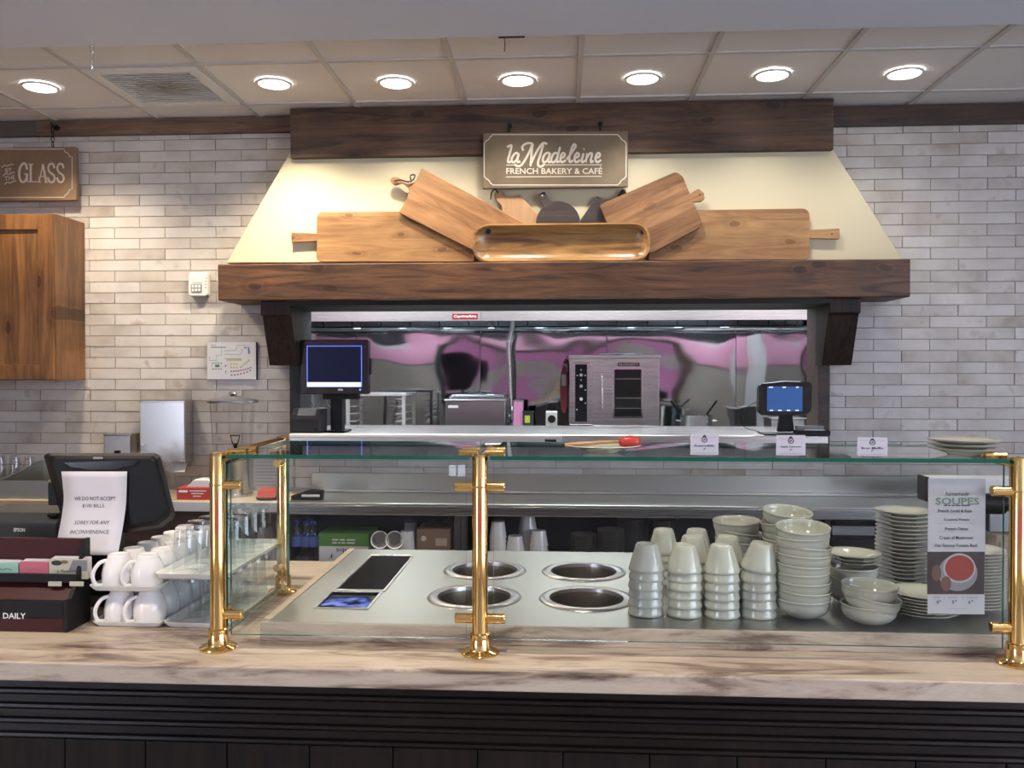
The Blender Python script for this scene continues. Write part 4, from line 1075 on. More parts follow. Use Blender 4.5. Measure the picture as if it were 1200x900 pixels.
# oven mitts hanging on the oven side
for k, (xx, y0_, y1_) in enumerate(((662.5, 420, 478), (660.5, 429, 486))):
    Y = OY+0.05-k*0.045
    poly = round_poly(px_poly([(xx-3, y0_+6), (xx, y0_), (xx+4, y0_+1), (xx+5, y0_+20), (xx+3.5, y1_-8), (xx+1, y1_), (xx-3, y1_-6), (xx-4.5, y0_+28)], Y), 0.015)
    t = thing('oven_mitt', ('dark red quilted oven mitt hanging against the oven side, hindmost' if k == 0 else 'dark red quilted oven mitt hanging lowest beside the oven'), 'oven mitt', (W(xx, y1_, Y).x, Y, W(xx, y1_, Y).z), 'oven mitts')
    MB().prism(poly, Y-0.018, Y+0.018, 'y').build('mitt', 'mitt', t, bevel=0.008)
    px_box('silver_patch', 'grey_plastic', t, xx-2.5, y0_+6+k*4, xx+2.8, y0_+17+k*6, Y-0.0195, 0.002)
    MB().tube([(W(xx, y0_+1, Y).x, Y, W(xx, y0_+1, Y).z), (W(xx+3, y0_-3, Y).x, Y, W(xx, y0_-3, Y).z), (W(667.4, y0_-1, Y).x, Y, W(xx, y0_-1, Y).z)], 0.004, 5).build('loop', 'mitt', t)
# sheet-pan rack
RY = 6.95
p, q = W(403, 500, RY), W(483, 461.5, RY)
t = thing('pan_rack', 'pale metal sheet-pan rack open at the front on the kitchen table', 'rack', ((p.x+q.x)/2, RY+0.25, KT))
xr = W(469, 480, RY).x
for xx in (p.x, xr):
    for yy in (7.02, 7.5): bxo('post', 'alu', t, xx, xx+0.028, yy, yy+0.028, KT, q.z-0.02)
bxo('top_frame', 'alu', t, p.x-0.01, xr+0.04, 7.01, 7.54, q.z-0.02, q.z+0.005, 0.003)
for k in range(6):
    z = KT+0.07+k*0.062
    if z > q.z-0.04: break
    bxo('runner', 'alu', t, p.x+0.028, p.x+0.085, 7.02, 7.52, z, z+0.006); bxo('runner', 'alu', t, xr-0.055, xr, 7.02, 7.52, z, z+0.006)
# stainless tank with piping
p, q = W(522, 500, 7.05), W(592, 470, 7.05)
t = thing('steam_table', 'boxy stainless tank unit with a chrome pipe along its top', 'food warmer', ((p.x+q.x)/2, 7.25, KT))
bxo('tank', 'steel_v', t, p.x, q.x, 7.06, 7.5, KT, q.z, 0.004)
bxo('rim', 'steel', t, p.x-0.012, q.x+0.012, 7.045, 7.51, q.z, q.z+0.012, 0.003)
px_box('maker_plate', 'tray', t, 525, 475, 537, 478, 7.056, 0.003)
mb = MB(); zz = q.z+0.03; mb.tube([(p.x+0.02, 7.2, q.z+0.01), (p.x+0.02, 7.2, zz), (p.x+0.05, 7.2, zz+0.01), (q.x-0.02, 7.2, zz+0.01)], 0.016, 8); mb.build('pipe', 'chrome', t, smooth=60)
xv = W(597.5, 420, 7.6).x
t = thing('gas_pipe', 'vertical steel pipe rising along the kitchen wall into the hood', 'pipe', (xv, 7.6, KT))
MB().tube(smooth_line([(xv+0.02, 7.6, KT), (xv+0.01, 7.6, 1.3), (xv, 7.6, 1.6), (xv-0.01, 7.6, 1.85), (xv+0.02, 7.60, 2.0), (xv+0.03, 7.58, 2.13)]), 0.022, 8).build('riser', 'steel', t, smooth=60)
MB().tube([(xv+0.01, 7.6, 1.22), (xv-0.1, 7.55, 1.22)], 0.016, 8).build('branch', 'chrome', t)
for zz in (1.16, 1.27): MB().cyl((xv+0.012, 7.6, zz), 0.03, 0.03, n=12).build('coupling', 'chrome', t)
# small containers
mat('pink_plastic', (0.62, 0.25, 0.42), 0.4); mat('lime', (0.42, 0.48, 0.05), 0.4)
p, q = W(601.5, 497, 7.1), W(613, 470.5, 7.1)
t = thing('pink_container', 'upright pink plastic container beside the steel tank', 'container', ((p.x+q.x)/2, 7.15, KT))
bxo('body', 'pink_plastic', t, p.x, q.x, 7.1, 7.2, KT, q.z, 0.006); bxo('lid', 'grey_plastic', t, p.x-0.004, q.x+0.004, 7.096, 7.204, q.z, q.z+0.01, 0.002)
p, q = W(613, 499, 7.06), W(625, 482, 7.06)
t = thing('black_bin', 'small black bin with a lime green label on the kitchen table', 'container', ((p.x+q.x)/2, 7.1, KT))
bxo('body', 'charcoal', t, p.x, q.x, 7.06, 7.16, KT, q.z, 0.004); px_box('label', 'lime', t, 615, 487, 621, 495.5, 7.058, 0.002)
bxo('rim', 'charcoal', t, p.x-0.006, q.x+0.006, 7.054, 7.166, q.z-0.012, q.z, 0.002)
p, q = W(639.5, 500, 7.04), W(653, 482, 7.04)
t = thing('timer_box', 'small silver box with a round black dial near the oven', 'timer', ((p.x+q.x)/2, 7.1, KT))
bxo('case', 'alu', t, p.x, q.x, 7.04, 7.16, KT, q.z, 0.006); r_ = W(646.5, 491, 7.04)
MB().cyl((r_.x, 7.03, r_.z), 0.032, 0.012, 'y', 20).build('dial', 'black', t)
# stock pot with two ladles
c = W(818, 500, 7.1); pr_ = W(837, 490, 7.1).x-c.x; zt = W(818, 487, 7.1).z
t = thing('stock_pot', 'stainless stock pot with two black-handled ladles in it', 'pot', (c.x, 7.2, KT))
MB().lathe([(0, 0), (pr_*0.98, 0), (pr_, 0.01), (pr_, zt-KT-0.006), (pr_+0.006, zt-KT), (pr_-0.004, zt-KT), (pr_-0.004, 0.012), (0, 0.012)], (c.x, 7.2, KT), 32).build('pot', 'steel_v', t, smooth=50)
for s_ in (-1, 1): MB().tube([(c.x+s_*pr_, 7.17, zt-0.05), (c.x+s_*(pr_+0.03), 7.17, zt-0.045), (c.x+s_*(pr_+0.03), 7.23, zt-0.045), (c.x+s_*pr_, 7.23, zt-0.05)], 0.006, 6).build('handle', 'steel', t)
for k, (xa, ya, xb, yb) in enumerate(((786, 469.5, 797, 486), (840, 469.5, 828, 486))):
    p, q = W(xa, ya, 7.2), W(xb, yb, 7.2)
    l = thing('ladle', 'black handled ladle leaning ' + ('towards the oven' if k == 0 else 'towards the tablet') + ' in the stock pot', 'ladle', (q.x, 7.2, q.z-0.1), 'ladles in the stock pot')
    MB().tube([p, q], 0.009, 8).build('handle', 'black', l)
    e = q+(q-p)*0.45; MB().tube([q, e], 0.004, 6).build('shaft', 'steel', l)
p, q = W(902, 503, 7.0), W(947, 490, 7.0)
t = thing('steel_pan', 'shallow stainless pan behind the tablet on the kitchen table', 'pan', ((p.x+q.x)/2, 7.1, KT))
bxo('body', 'steel', t, p.x+0.02, q.x-0.02, 7.02, 7.3, KT, q.z-0.006, 0.01); bxo('rim', 'steel', t, p.x, q.x, 7.0, 7.32, q.z-0.006, q.z, 0.002)

# ================================================================== BACK COUNTER
CT = 0.92
bx0, bx1 = XW(342, 4.5), XW(1157, 4.2)
BF = 4.39
t = thing('prep_counter', 'long stainless back counter with an upstand and an open shelf below', 'counter', ((bx0+bx1)/2, 4.6, 0))
bxo('worktop', 'steel_top', t, bx0, bx1, BF, 4.868, CT-0.012, CT, 0.003)
bxo('apron', 'steel', t, bx0, bx1, BF+0.004, BF+0.02, CT-0.062, CT-0.012, 0.003)
bxo('upstand', 'steel_top', t, bx0, bx1, 4.85, 4.872, CT, ZW(556, 4.85), 0.003)
bxo('inner_step', 'steel', t, bx0, bx1, 4.79, 4.85, CT, CT+0.012, 0.003)
bxo('lower_shelf', 'steel_dark', t, bx0, bx1, BF+0.03, 4.868, 0.585, 0.6, 0.002)
bxo('base_panel', 'charcoal', t, bx0, bx1, BF+0.08, 4.86, 0.0, 0.585)
bxo('back_panel', 'charcoal', t, bx0, bx1, 4.845, 4.865, 0.6, CT-0.012)
for px in (535.5, 544): bxo('upright', 'steel_v', t, XW(px-4.4, BF), XW(px+3.2, BF), BF+0.03, BF+0.3, 0.6, CT-0.062)
# beige side counter behind the register
t = thing('side_counter', 'beige topped back counter with a steel edge behind the register', 'counter', (XW(120, 4.6), 4.6, 0))
sx0 = XW(-60, 4.4)
bxo('worktop', 'shelf_wood', t, sx0, bx0-0.004, BF, 4.872, CT-0.03, CT, 0.003)
bxo('front_edge', 'alu', t, XW(203, BF), bx0-0.004, BF-0.014, BF-0.001, CT-0.05, CT+0.001, 0.002)
bxo('front_edge', 'shelf_wood', t, sx0, XW(203, BF)-0.002, BF-0.014, BF-0.001, CT-0.05, CT+0.001, 0.002)
bxo('base_cabinet', 'trim_dark', t, sx0, bx0-0.004, BF+0.03, 4.872, 0, CT-0.03)

# ---- things on the beige counter
c = W(273, 560, 4.62)
t = thing('drink_dispenser', 'tall clear drink dispenser with a metal lid and steel base', 'drink dispenser', (c.x, 4.62, CT))
R0 = W(298, 470, 4.62).x-c.x; ztop = ZW(471, 4.62); zmid = ZW(536, 4.62)
MB().lathe([(0, 0), (R0*0.86, 0), (R0*0.86, 0.015), (R0*0.80, 0.02), (R0*0.80, zmid-CT-0.01), (R0*0.86, zmid-CT), (0, zmid-CT)], (c.x, 4.62, CT), 36).build('base', 'steel_v', t, smooth=40)
MB().lathe([(R0*0.84, zmid-CT), (R0*0.86, zmid-CT+0.02), (R0, ztop-CT)], (c.x, 4.62, CT), 36).build('reservoir', 'clear_plastic', t, smooth=60)
lid = MB().lathe([(0, ztop-CT+0.032), (R0*0.3, ztop-CT+0.03), (R0*0.95, ztop-CT+0.012), (R0*1.12, ztop-CT+0.006), (R0*1.14, ztop-CT-0.006), (R0*1.02, ztop-CT-0.008), (0, ztop-CT-0.004)], (c.x, 4.62, CT), 36).build('lid', 'steel_dark', t, smooth=40)
MB().lathe([(0, ztop-CT+0.052), (0.02, ztop-CT+0.05), (0.024, ztop-CT+0.04), (0.012, ztop-CT+0.03), (0, ztop-CT+0.03)], (c.x, 4.62, CT), 16).build('knob', 'steel', lid, smooth=60)
MB().tube([W(270, 510.5, 4.49), W(281, 510.5, 4.49), W(278.5, 520, 4.49), W(272.5, 520, 4.49)], 0.0045, 6, closed=True).build('tap_lever', 'black', t)
tp = W(275.5, 520, 4.49); MB().tube([tp, (tp.x, 4.50, tp.z-0.03), (tp.x, 4.56, tp.z-0.04)], 0.011, 8).build('tap', 'black', t)
# notice sheet and red card on the counter beyond the end glass
p, q = W(297, 577, 4.84), W(331, 538, 4.84)
t = bxo('notice_sheet', 'paper', None, p.x, q.x, 4.846, 4.8475, CT+0.002, q.z); tag(t, 'printed paper sheet standing against the wall beside the drink dispenser', 'notice')
mb = MB()
for k in range(8): mb.box(p.x+0.012, q.x-0.015-0.02*(k % 3), 4.845, 4.8458, q.z-0.02-k*0.019, q.z-0.016-k*0.019)
mb.build('print', 'grey_ink', t)
g = W(311, 577, 4.46)
t = thing('red_card_holder', 'black dish holding a red card below the drink dispenser', 'card holder', (g.x, 4.5, CT))
MB().lathe([(0, 0), (0.058, 0), (0.064, 0.012), (0.056, 0.014), (0, 0.006)], (g.x, 4.5, CT), 24).build('dish', 'black', t, smooth=50)
mb = MB().box(-0.048, 0.048, -0.0015, 0.0015, 0, 0.062); mb.xf(Matrix.Translation((g.x, 4.47, CT+0.012)) @ Matrix.Rotation(-0.6, 4, 'X')); mb.build('card', 'red', t)
# stack of clear cake domes
c = W(167, 580, 4.55); dr = 0.175
DL = ['topmost clear plastic cake dome with a knob, behind the register', 'second clear cake dome from the top of the stack behind the register', 'third clear cake dome from the top of the stack behind the register', 'lowest clear cake dome of the stack behind the register']
proto = None
for k in range(4):
    z = CT+0.022*(3-k)
    t = thing('cake_dome', DL[k], 'dome', (c.x, 4.55, z), 'stacked cake domes', world_parts=False)
    MB().lathe([(dr, 0), (dr+0.006, 0.004), (dr, 0.01), (dr*0.97, 0.06), (dr*0.86, 0.115), (dr*0.62, 0.16), (dr*0.3, 0.182), (0.03, 0.188)], (0, 0, 0), 40).build('shell', 'clear_plastic', t, smooth=60)
    if k == 0: MB().lathe([(0.03, 0.186), (0.018, 0.192), (0.026, 0.215), (0.024, 0.222), (0, 0.222)], (0, 0, 0), 20).build('knob', 'clear_plastic', t, smooth=60)
# red box with papers
p, q = W(207, 578, 4.45), W(246, 564, 4.45)
t = thing('red_box', 'flat red carton lying on the beige counter', 'box', ((p.x+q.x)/2, 4.52, CT))
bxo('carton', 'red', t, p.x, q.x, 4.45, 4.60, CT, CT+0.064, 0.003)
mb = MB()
for k in range(3): mb.box(p.x+0.07+0.01*k, q.x-0.02-0.015*k, 4.4485, 4.4495, CT+0.046-k*0.014, CT+0.051-k*0.014)
mb.box(p.x+0.012, p.x+0.06, 4.4485, 4.4495, CT+0.04, CT+0.052)
mb.build('print', 'tray', t)
t = MB().prism([(p.x+0.045, CT+0.0645), (q.x+0.02, CT+0.0645), (q.x+0.02, CT+0.105), (p.x+0.085, CT+0.105)], 4.47, 4.59, 'y').build('napkin_stack', 'white', None, bevel=0.004, base=((p.x+q.x)/2, 4.53, CT+0.065)); tag(t, 'pale folded napkin stack on the red carton', 'napkins')
# steel bin and tumblers at the picture edge
p, q = W(4, 592, 4.46), W(62, 553, 4.46)
t = thing('ice_bin', 'open stainless bin with sloping sides behind the register', 'bin', ((p.x+q.x)/2, 4.6, CT))
bxo('front_wall', 'steel_top', t, p.x, q.x, 4.42, 4.432, CT, CT+0.1, 0.002); bxo('back_wall', 'steel_top', t, p.x, q.x, 4.80, 4.812, CT, CT+0.17, 0.002)
bxo('floor_plate', 'steel', t, p.x, q.x, 4.432, 4.80, CT, CT+0.008)
for xx in (p.x, q.x-0.012):
    MB().prism([(4.432, CT+0.008), (4.80, CT+0.008), (4.80, CT+0.17), (4.432, CT+0.1)], xx, xx+0.012, 'x').build('side_wall', 'steel_top', t)
def tumbler(name, label, h, r0, r1, group, mname='tumbler_glass'):
    """a drinking glass standing upside down on its rim: r0 at the rim, r1 at the base on top"""
    t = thing(name, label, 'glass', (0, 0, 0), group, world_parts=False)
    MB().lathe([(r0, 0), (r0*0.985, h*0.3), (r1, h-0.012), (r1*0.96, h-0.002), (r1*0.86, h), (0, h-0.004)], (0, 0, 0), 20).build('wall', mname, t, smooth=50)
    MB().lathe([(0, h-0.014), (r1*0.9, h-0.016), (r1*0.5, h-0.022), (0, h-0.024)], (0, 0, 0), 16).build('base', mname, t, smooth=50)
    return t
g0 = tumbler('water_glass', '', 0.12, 0.036, 0.028, 'water glasses on the back counter'); first = True
for k, px in enumerate((-3, 14.5, 31)):
    for j in range(2):
        o = g0 if first else copy_tree(g0); first = False
        x = XW(px, 4.72); o.location = (x, 4.74, CT+0.008+j*0.075)
        # they stand on the bin floor
        o['label'] = ('upper' if j else 'lower') + ' of two nested upturned water glasses, ' + ['at the very edge of the picture by the steel bin', 'in the middle of the three pairs by the steel bin', 'in the pair closest to the register'][k]
# black label gun on the counter behind the end glass
p = W(343, 577, 4.5); q = W(378, 566, 4.5)
t = thing('label_gun', 'black handheld label gun with a pale grip on the back counter', 'label gun', ((p.x+q.x)/2, 4.5, CT))
MB().prism(round_poly([(p.x, CT), (q.x, CT), (q.x+0.004, CT+0.05), (q.x-0.06, CT+0.056), (p.x+0.04, CT+0.035), (p.x-0.01, CT+0.02)], 0.008), 4.48, 4.53, 'y').build('body', 'black', t, bevel=0.004)
bxo('grip', 'tray', t, p.x+0.055, q.x-0.01, 4.476, 4.48, CT+0.018, CT+0.03, 0.001)

# ---- things on the shelf under the back counter
LS = 0.6
def shelf_box(name, label, px0, px1, py_top, Y, m, depth=0.2, cat='box'):
    a_, b_ = XW(px0, Y), XW(px1, Y); z = ZW(py_top, Y)
    t = thing(name, label, cat, ((a_+b_)/2, Y+depth/2, LS)); return t, a_, b_, z
mat('green_print', (0.10, 0.27, 0.05), 0.6); mat('carton_brown', (0.22, 0.14, 0.085), 0.8); mat('bottle_blue', (0.10, 0.16, 0.42), 0.25); mat('cap_blue', (0.03, 0.06, 0.35), 0.3)
t, a, b, z = shelf_box('glove_box', 'white and green printed carton on the shelf below the counter', 373, 432, 628, 4.46, None)
bxo('carton', 'white', t, a, b, 4.46, 4.68, LS, z-0.07, 0.003); bxo('green_band', 'green_print', t, a-0.001, b+0.001, 4.459, 4.681, z-0.069, z, 0.003)
lb = MB()
fn = lambda u, v: Vector((a+(b-a)*u, 4.458, LS+(z-LS)*v))

for (u0_, u1_, v_) in ((0.27, 0.39, 0.77), (0.42, 0.52, 0.77), (0.56, 0.73, 0.77), (0.27, 0.36, 0.66), (0.39, 0.43, 0.66), (0.46, 0.53, 0.66), (0.56, 0.72, 0.66)): ribbon(lb, [(u0_, v_), (u1_, v_)], fn, 0.05, n=0)

lb.build('green_print', 'white', t)
lb = MB(); put_text(lb, 'squ', fn, 0.35, 0.60, 0.30, 0.46); put_text(lb, 'J', fn, 0.22, 0.27, 0.1, 0.25, bold=0.02); lb.build('lettering', 'ink', t)
for k, (px, Y) in enumerate(((347, 4.50), (358, 4.50), (367, 4.50), (350, 4.59), (363, 4.59))):
    x = XW(px, Y); z = ZW(613+k % 2, Y)
    t = thing('water_bottle', ['clear plastic water bottle at the end by the brass rear post, on the shelf', 'clear plastic water bottle in the middle of the front row on the shelf', 'clear plastic water bottle beside the green and white carton', 'rear clear plastic water bottle nearer the brass post', 'rear clear plastic water bottle nearer the green carton'][k], 'bottle', (x, Y, LS), 'water bottles on the low shelf')
    h = 0.2
    MB().lathe([(0, 0), (0.03, 0), (0.031, 0.02), (0.029, 0.05), (0.031, 0.08), (0.031, 0.13), (0.026, 0.155), (0.013, 0.178), (0.012, 0.19)], (x, Y, LS), 16).build('body', 'clear_plastic', t, smooth=60)
    MB().lathe([(0.0315, 0.07), (0.0318, 0.125)], (x, Y, LS), 16).build('label_band', 'bottle_blue', t, smooth=60)
    MB().cyl((x, Y, LS+0.186), 0.014, 0.016, n=12).build('cap', 'cap_blue', t)
def stacked_cup(label, px, py_top, Y, r=0.042, h=0.09, lying=False, group='cups on the low shelf', z0=LS):
    x = XW(px, Y); t = thing('paper_cup', label, 'cup', (x, Y, z0), group, world_parts=False)
    prof = [(0, 0), (r*0.75, 0), (r, h), (r+0.002, h), (r+0.002, h+0.004), (r-0.003, h+0.002), (r*0.72, 0.004), (0, 0.004)]
    MB().lathe(prof, (0, 0, 0), 20).build('cup', 'mug_white', t, smooth=50)
    return t
cups = [(445, 4.50, 1, 'lying white cup with its open mouth showing, beside the green carton'), (462, 4.50, 1, 'second lying white cup beside the green carton'), (477, 4.46, 0, 'upturned white cup next to the brown carton on the low shelf'), (481, 4.72, 0, 'white cup half hidden behind the brown carton on the low shelf')]
for px, Y, ly, lab in cups:
    o = stacked_cup(lab, px, 0, Y, 0.045, 0.16 if not ly else 0.13)
    if ly: o.rotation_euler = (PI/2-0.1, 0, 0.2); o.location.z = LS+0.12; o.location.y = Y
    else: o.rotation_euler = (PI, 0, 0); o.location.z = LS+0.165
# a folded cloth pile carries the lying cups
t = MB().prism(rrect(XW(436, 4.5), XW(470, 4.5), LS, LS+0.068, 0.015), 4.46, 4.66, 'y').build('folded_cloth', 'grey_plastic', None, bevel=0.008, base=(XW(452, 4.5), 4.55, LS)); tag(t, 'grey folded cloth under the lying white cups on the low shelf', 'cloth')
t, a, b, z = shelf_box('brown_carton', 'brown cardboard carton with a white dot and crumpled plastic on top', 488, 528, 619, 4.45, None)
bxo('carton', 'carton_brown', t, a, b, 4.45, 4.66, LS, z-0.012, 0.003)
MB().cyl((W(496.5, 631, 4.45).x, 4.4485, W(496.5, 631, 4.45).z), 0.014, 0.002, 'y', 16).build('dot_label', 'chalk', t)
bxo('tape', 'shelf_wood', t, a+0.1, b-0.02, 4.4488, 4.45, z-0.10, z-0.06)
mb = MB(); r_ = random.Random(5)
nx, ny = 8, 5; vs = [(a+0.02+(b-a-0.04)*i/nx, 4.47+0.17*j/ny, z-0.010+r_.uniform(0.002, 0.03)) for j in range(ny+1) for i in range(nx+1)]
mb.add(vs, [(j*(nx+1)+i, j*(nx+1)+i+1, (j+1)*(nx+1)+i+1, (j+1)*(nx+1)+i) for j in range(ny) for i in range(nx)]); mb.build('plastic_wrap', 'clear_plastic', t)
# upturned cup stacks right of the divider
def cup_pile(px, Y, n, where, r=0.05, h=0.075, pitch=0.03):
    x = XW(px, Y)
    for j in range(n):
        o = stacked_cup('%s upturned white cup from the bottom of the %s' % (ORD[j+1], where), px, 0, Y, r, h, group='cup stacks on the low shelf')
        o.rotation_euler = (PI, 0, 0); o.location = (x, Y, LS+h+0.004+j*pitch)
cup_pile(583.5, 4.50, 6, 'stack just behind the brass centre post', 0.046, 0.08, 0.026)
cup_pile(604, 4.50, 3, 'short stack between two taller low-shelf stacks')
cup_pile(618.5, 4.62, 6, 'tall hindmost low-shelf stack')
cup_pile(631.5, 4.50, 4, 'low-shelf stack beside the dark plates')
mat('stone_plate', (0.20, 0.19, 0.175), 0.4)
pp = thing('side_plate', '', 'plate', (0, 0, 0), 'plate stacks on the low shelf', world_parts=False)
MB().lathe([(0, 0), (0.045, 0), (0.05, 0.004), (0.07, 0.011), (0.0715, 0.0125), (0.069, 0.0128), (0.048, 0.0065), (0, 0.005)], (0, 0, 0), 24).build('plate', 'stone_plate', pp, smooth=50)
first = True
for (px, Y, n, where) in ((684, 4.50, 17, 'low-shelf stack behind the round wells'), (716, 4.50, 20, 'low-shelf stack nearest the cup stacks'), (739, 4.62, 24, 'tall low-shelf stack behind the upturned soup cups'), (776, 4.6, 24, 'low-shelf stack hidden furthest behind the soup cups')):
    for j in range(n):
        o = pp if first else copy_tree(pp); first = False
        o.location = (XW(px, Y), Y, LS+j*0.0088); o['label'] = '%s dark plate from the bottom of the %s' % (ORD[j+1], where)
# black appliance under the counter
t = thing('black_appliance', 'low black appliance with a grey handle strip under the back counter', 'appliance', (XW(1005, 4.45), 4.55, LS))
a, b = XW(968, 4.44), XW(1070, 4.44)
bxo('body', 'black_gloss', t, a, b, 4.45, 4.8, LS, CT-0.07, 0.006); p, q = W(975, 627, 4.44), W(1025, 617, 4.44)
bxo('handle_strip', 'grey_plastic', t, p.x, q.x, 4.435, 4.449, p.z, q.z, 0.003)
bxo('window', 'oven_glass', t, a+0.03, b-0.05, 4.446, 4.45, LS+0.03, p.z-0.02)
# white press with a black roller handle at the picture edge
Yp = 4.25
t = thing('panini_press', 'white sandwich press with a black end and black roller handle at the picture edge', 'press', (W(1180, 600, Yp).x, Yp+0.2, CT))
p, q = W(1084, 587, Yp), W(1260, 560.5, Yp)
MB().prism(rrect(p.x+0.02, q.x, p.z, q.z, 0.012), Yp, Yp+0.1, 'y').build('lid', 'tray', t, bevel=0.006)
MB().prism(rrect(p.x+0.004, p.x+0.0195, p.z-0.004, q.z+0.002, 0.012), Yp-0.004, Yp+0.104, 'y').build('end_cap', 'black', t, bevel=0.005)
c = W(1150, 590, Yp-0.04)
MB().cyl((c.x-0.05, Yp-0.045, c.z), 0.05, 0.15, 'x', 24).build('roller_handle', 'black', t, smooth=40, bevel=0.006)
MB().cyl((c.x+0.1, Yp-0.045, c.z), 0.036, 0.35, 'x', 20).build('handle_bar', 'black_gloss', t, smooth=40)
bxo('body', 'steel_dark', t, XW(1163, Yp), q.x, Yp+0.02, Yp+0.3, ZW(620, Yp, 1160)-0.02, p.z-0.001, 0.004)
zb = ZW(620, Yp, 1160)-0.02
t = thing('beige_cabinet', 'beige low cabinet under the white sandwich press', 'cabinet', (W(1200, 700, Yp).x, Yp+0.2, 0))
bxo('body', 'room_wall', t, XW(1163, Yp), q.x, Yp-0.05, Yp+0.5, 0, zb, 0.004)
bxo('door', 'room_wall', t, XW(1167, Yp), q.x-0.02, Yp-0.062, Yp-0.051, 0.06, zb-0.03, 0.003)

# ================================================================== FRONT COUNTER
FZ = 0.90
CF = (G(0, 771, FZ).y + G(1200, 805, FZ).y)/2
CB = 3.12
t = thing('front_counter', 'long servery counter with a streaked stone-look top and dark timber front', 'counter', (0, 2.5, 0))
UF = G(620, 757, FZ).y; UX0 = G(304, 752, FZ).x
MB().prism([(-3.6, CF), (3.6, CF), (3.6, UF+0.03), (UX0+0.03, UF+0.03), (UX0+0.03, CB), (-3.6, CB)], FZ-0.047, FZ, 'z').build('countertop', 'marble', t, bevel=0.004)
MB().prism([(-3.6, CF+0.06), (3.6, CF+0.06), (3.6, UF+0.03), (UX0+0.03, UF+0.03), (UX0+0.03, CB-0.04), (-3.6, CB-0.04)], 0.0, FZ-0.047, 'z').build('carcass', 'panel_wood', t)
bxo('well_cabinet', 'panel_wood', t, UX0+0.03, 3.6, UF+0.03, CB-0.04, 0.0, 0.66)
mh = 0.0385
for k in range(4):
    z1 = FZ-0.0475-0.004-k*mh; z0 = z1-mh+0.002; y = CF+0.016+k*0.006
    MB().prism([(CF+0.06, z0), (y+0.012, z0), (y+0.004, z0+0.003), (y, z0+0.008), (y+0.002, z0+0.014), (y+0.012, z0+0.017), (y+0.014, z1-0.003), (y+0.010, z1), (CF+0.06, z1)], -3.6, 3.6, 'x').build('moulding', 'moulding_wood', t, smooth=50)
bw = 0.205
zt = FZ-0.0475-0.004-4*mh
for k in range(-17, 17): bxo('plank', 'panel_wood', t, k*bw+0.0015, (k+1)*bw-0.0015, CF+0.045, CF+0.0595, 0.02, zt, 0.002)

# ================================================================== HOT WELL UNIT
UZ = 0.95
u0 = G(304, 752, FZ); UF = G(620, 757, FZ).y; UX0, UX1 = u0.x, 2.4; UB = 3.10
t = thing('soup_well_unit', 'raised stainless soup well top with a stone-look curb on the counter', 'soup well', ((UX0+UX1)/2, 2.6, FZ))
bxo('curb_front', 'marble', t, UX0, UX1, UF, UF+0.022, FZ, UZ-0.001, 0.002)
bxo('curb_end', 'shelf_wood', t, UX0, UX0+0.022, UF+0.023, UB, FZ, UZ+0.002, 0.002)
bxo('curb_back', 'steel', t, UX0+0.023, UX1, UB-0.012, UB, FZ, UZ-0.004)
TX0, TX1, TY0, TY1 = UX0+0.024, UX1, UF+0.004, UB
Rw = 0.1085
cs = [G(558, 698.5, UZ), G(567, 667.5, UZ), G(685, 703, UZ), G(686, 671.5, UZ)]
xc1 = (cs[0].x+cs[1].x)/2; xc2 = (cs[2].x+cs[3].x)/2; yc1 = (cs[0].y+cs[2].y)/2; yc2 = (cs[1].y+cs[3].y)/2
rx0 = (G(396, 692, UZ).x+G(434, 652, UZ).x)/2; rx1 = (G(450, 692, UZ).x+G(482, 652, UZ).x)/2
ry0, ry1 = G(420, 692, UZ).y, G(460, 652, UZ).y
qx0 = rx0-0.005; qx1 = rx1-0.005; qy0, qy1 = G(400, 713, UZ).y, G(410, 694.5, UZ).y
rx0b = min(rx0, qx0)-0.004; rx1b = max(rx1, qx1)+0.004
mb = MB()
def rect(x0, x1, y0, y1): mb.add([(x0, y0, UZ), (x1, y0, UZ), (x1, y1, UZ), (x0, y1, UZ)], [(0, 1, 2, 3)])
def holed(x0, x1, y0, y1, cx, cy, r, n=48):
    vs = []; 
    for k in range(n):
        a_ = 2*PI*k/n; vs.append((cx+r*math.cos(a_), cy+r*math.sin(a_), UZ))
    for k in range(n):
        a_ = 2*PI*k/n; dx, dy = math.cos(a_), math.sin(a_)
        s_ = min(((x1-cx)/dx if dx > 1e-9 else (x0-cx)/dx if dx < -1e-9 else 9e9), ((y1-cy)/dy if dy > 1e-9 else (y0-cy)/dy if dy < -1e-9 else 9e9))
        vs.append((cx+dx*s_, cy+dy*s_, UZ))
    # square corners
    fs = [(k, (k+1) % n, n+(k+1) % n, n+k) for k in range(n)]
    o_ = len(vs)
    for (X, Y_) in ((x1, y1), (x0, y1), (x0, y0), (x1, y0)):
        an = math.atan2(Y_-cy, X-cx) % (2*PI); k = int(an/(2*PI)*n) % n
        vs.append((X, Y_, UZ)); fs.append((n+k, n+(k+1) % n, len(vs)-1))
    mb.add(vs, fs)
ca, cb = xc1-0.17, xc2+0.17; cm_ = (xc1+xc2)/2; ym = (yc1+yc2)/2
rect(TX0, rx0b, TY0, TY1); rect(rx0b, rx1b, TY0, qy0); rect(rx0b, rx1b, qy1, ry0); rect(rx0b, rx1b, ry1, TY1)
for (a_, b_, c_, d_) in ((rx0b, qx0, qy0, qy1), (qx1, rx1b, qy0, qy1), (rx0b, rx0, ry0, ry1), (rx1, rx1b, ry0, ry1)): rect(a_, b_, c_, d_)
rect(rx1b, ca, TY0, TY1); rect(cb, TX1, TY0, TY1)
for (xa, xb, xc) in ((ca, cm_, xc1), (cm_, cb, xc2)):
    holed(xa, xb, TY0, ym, xc, yc1, Rw); holed(xa, xb, ym, TY1, xc, yc2, Rw)
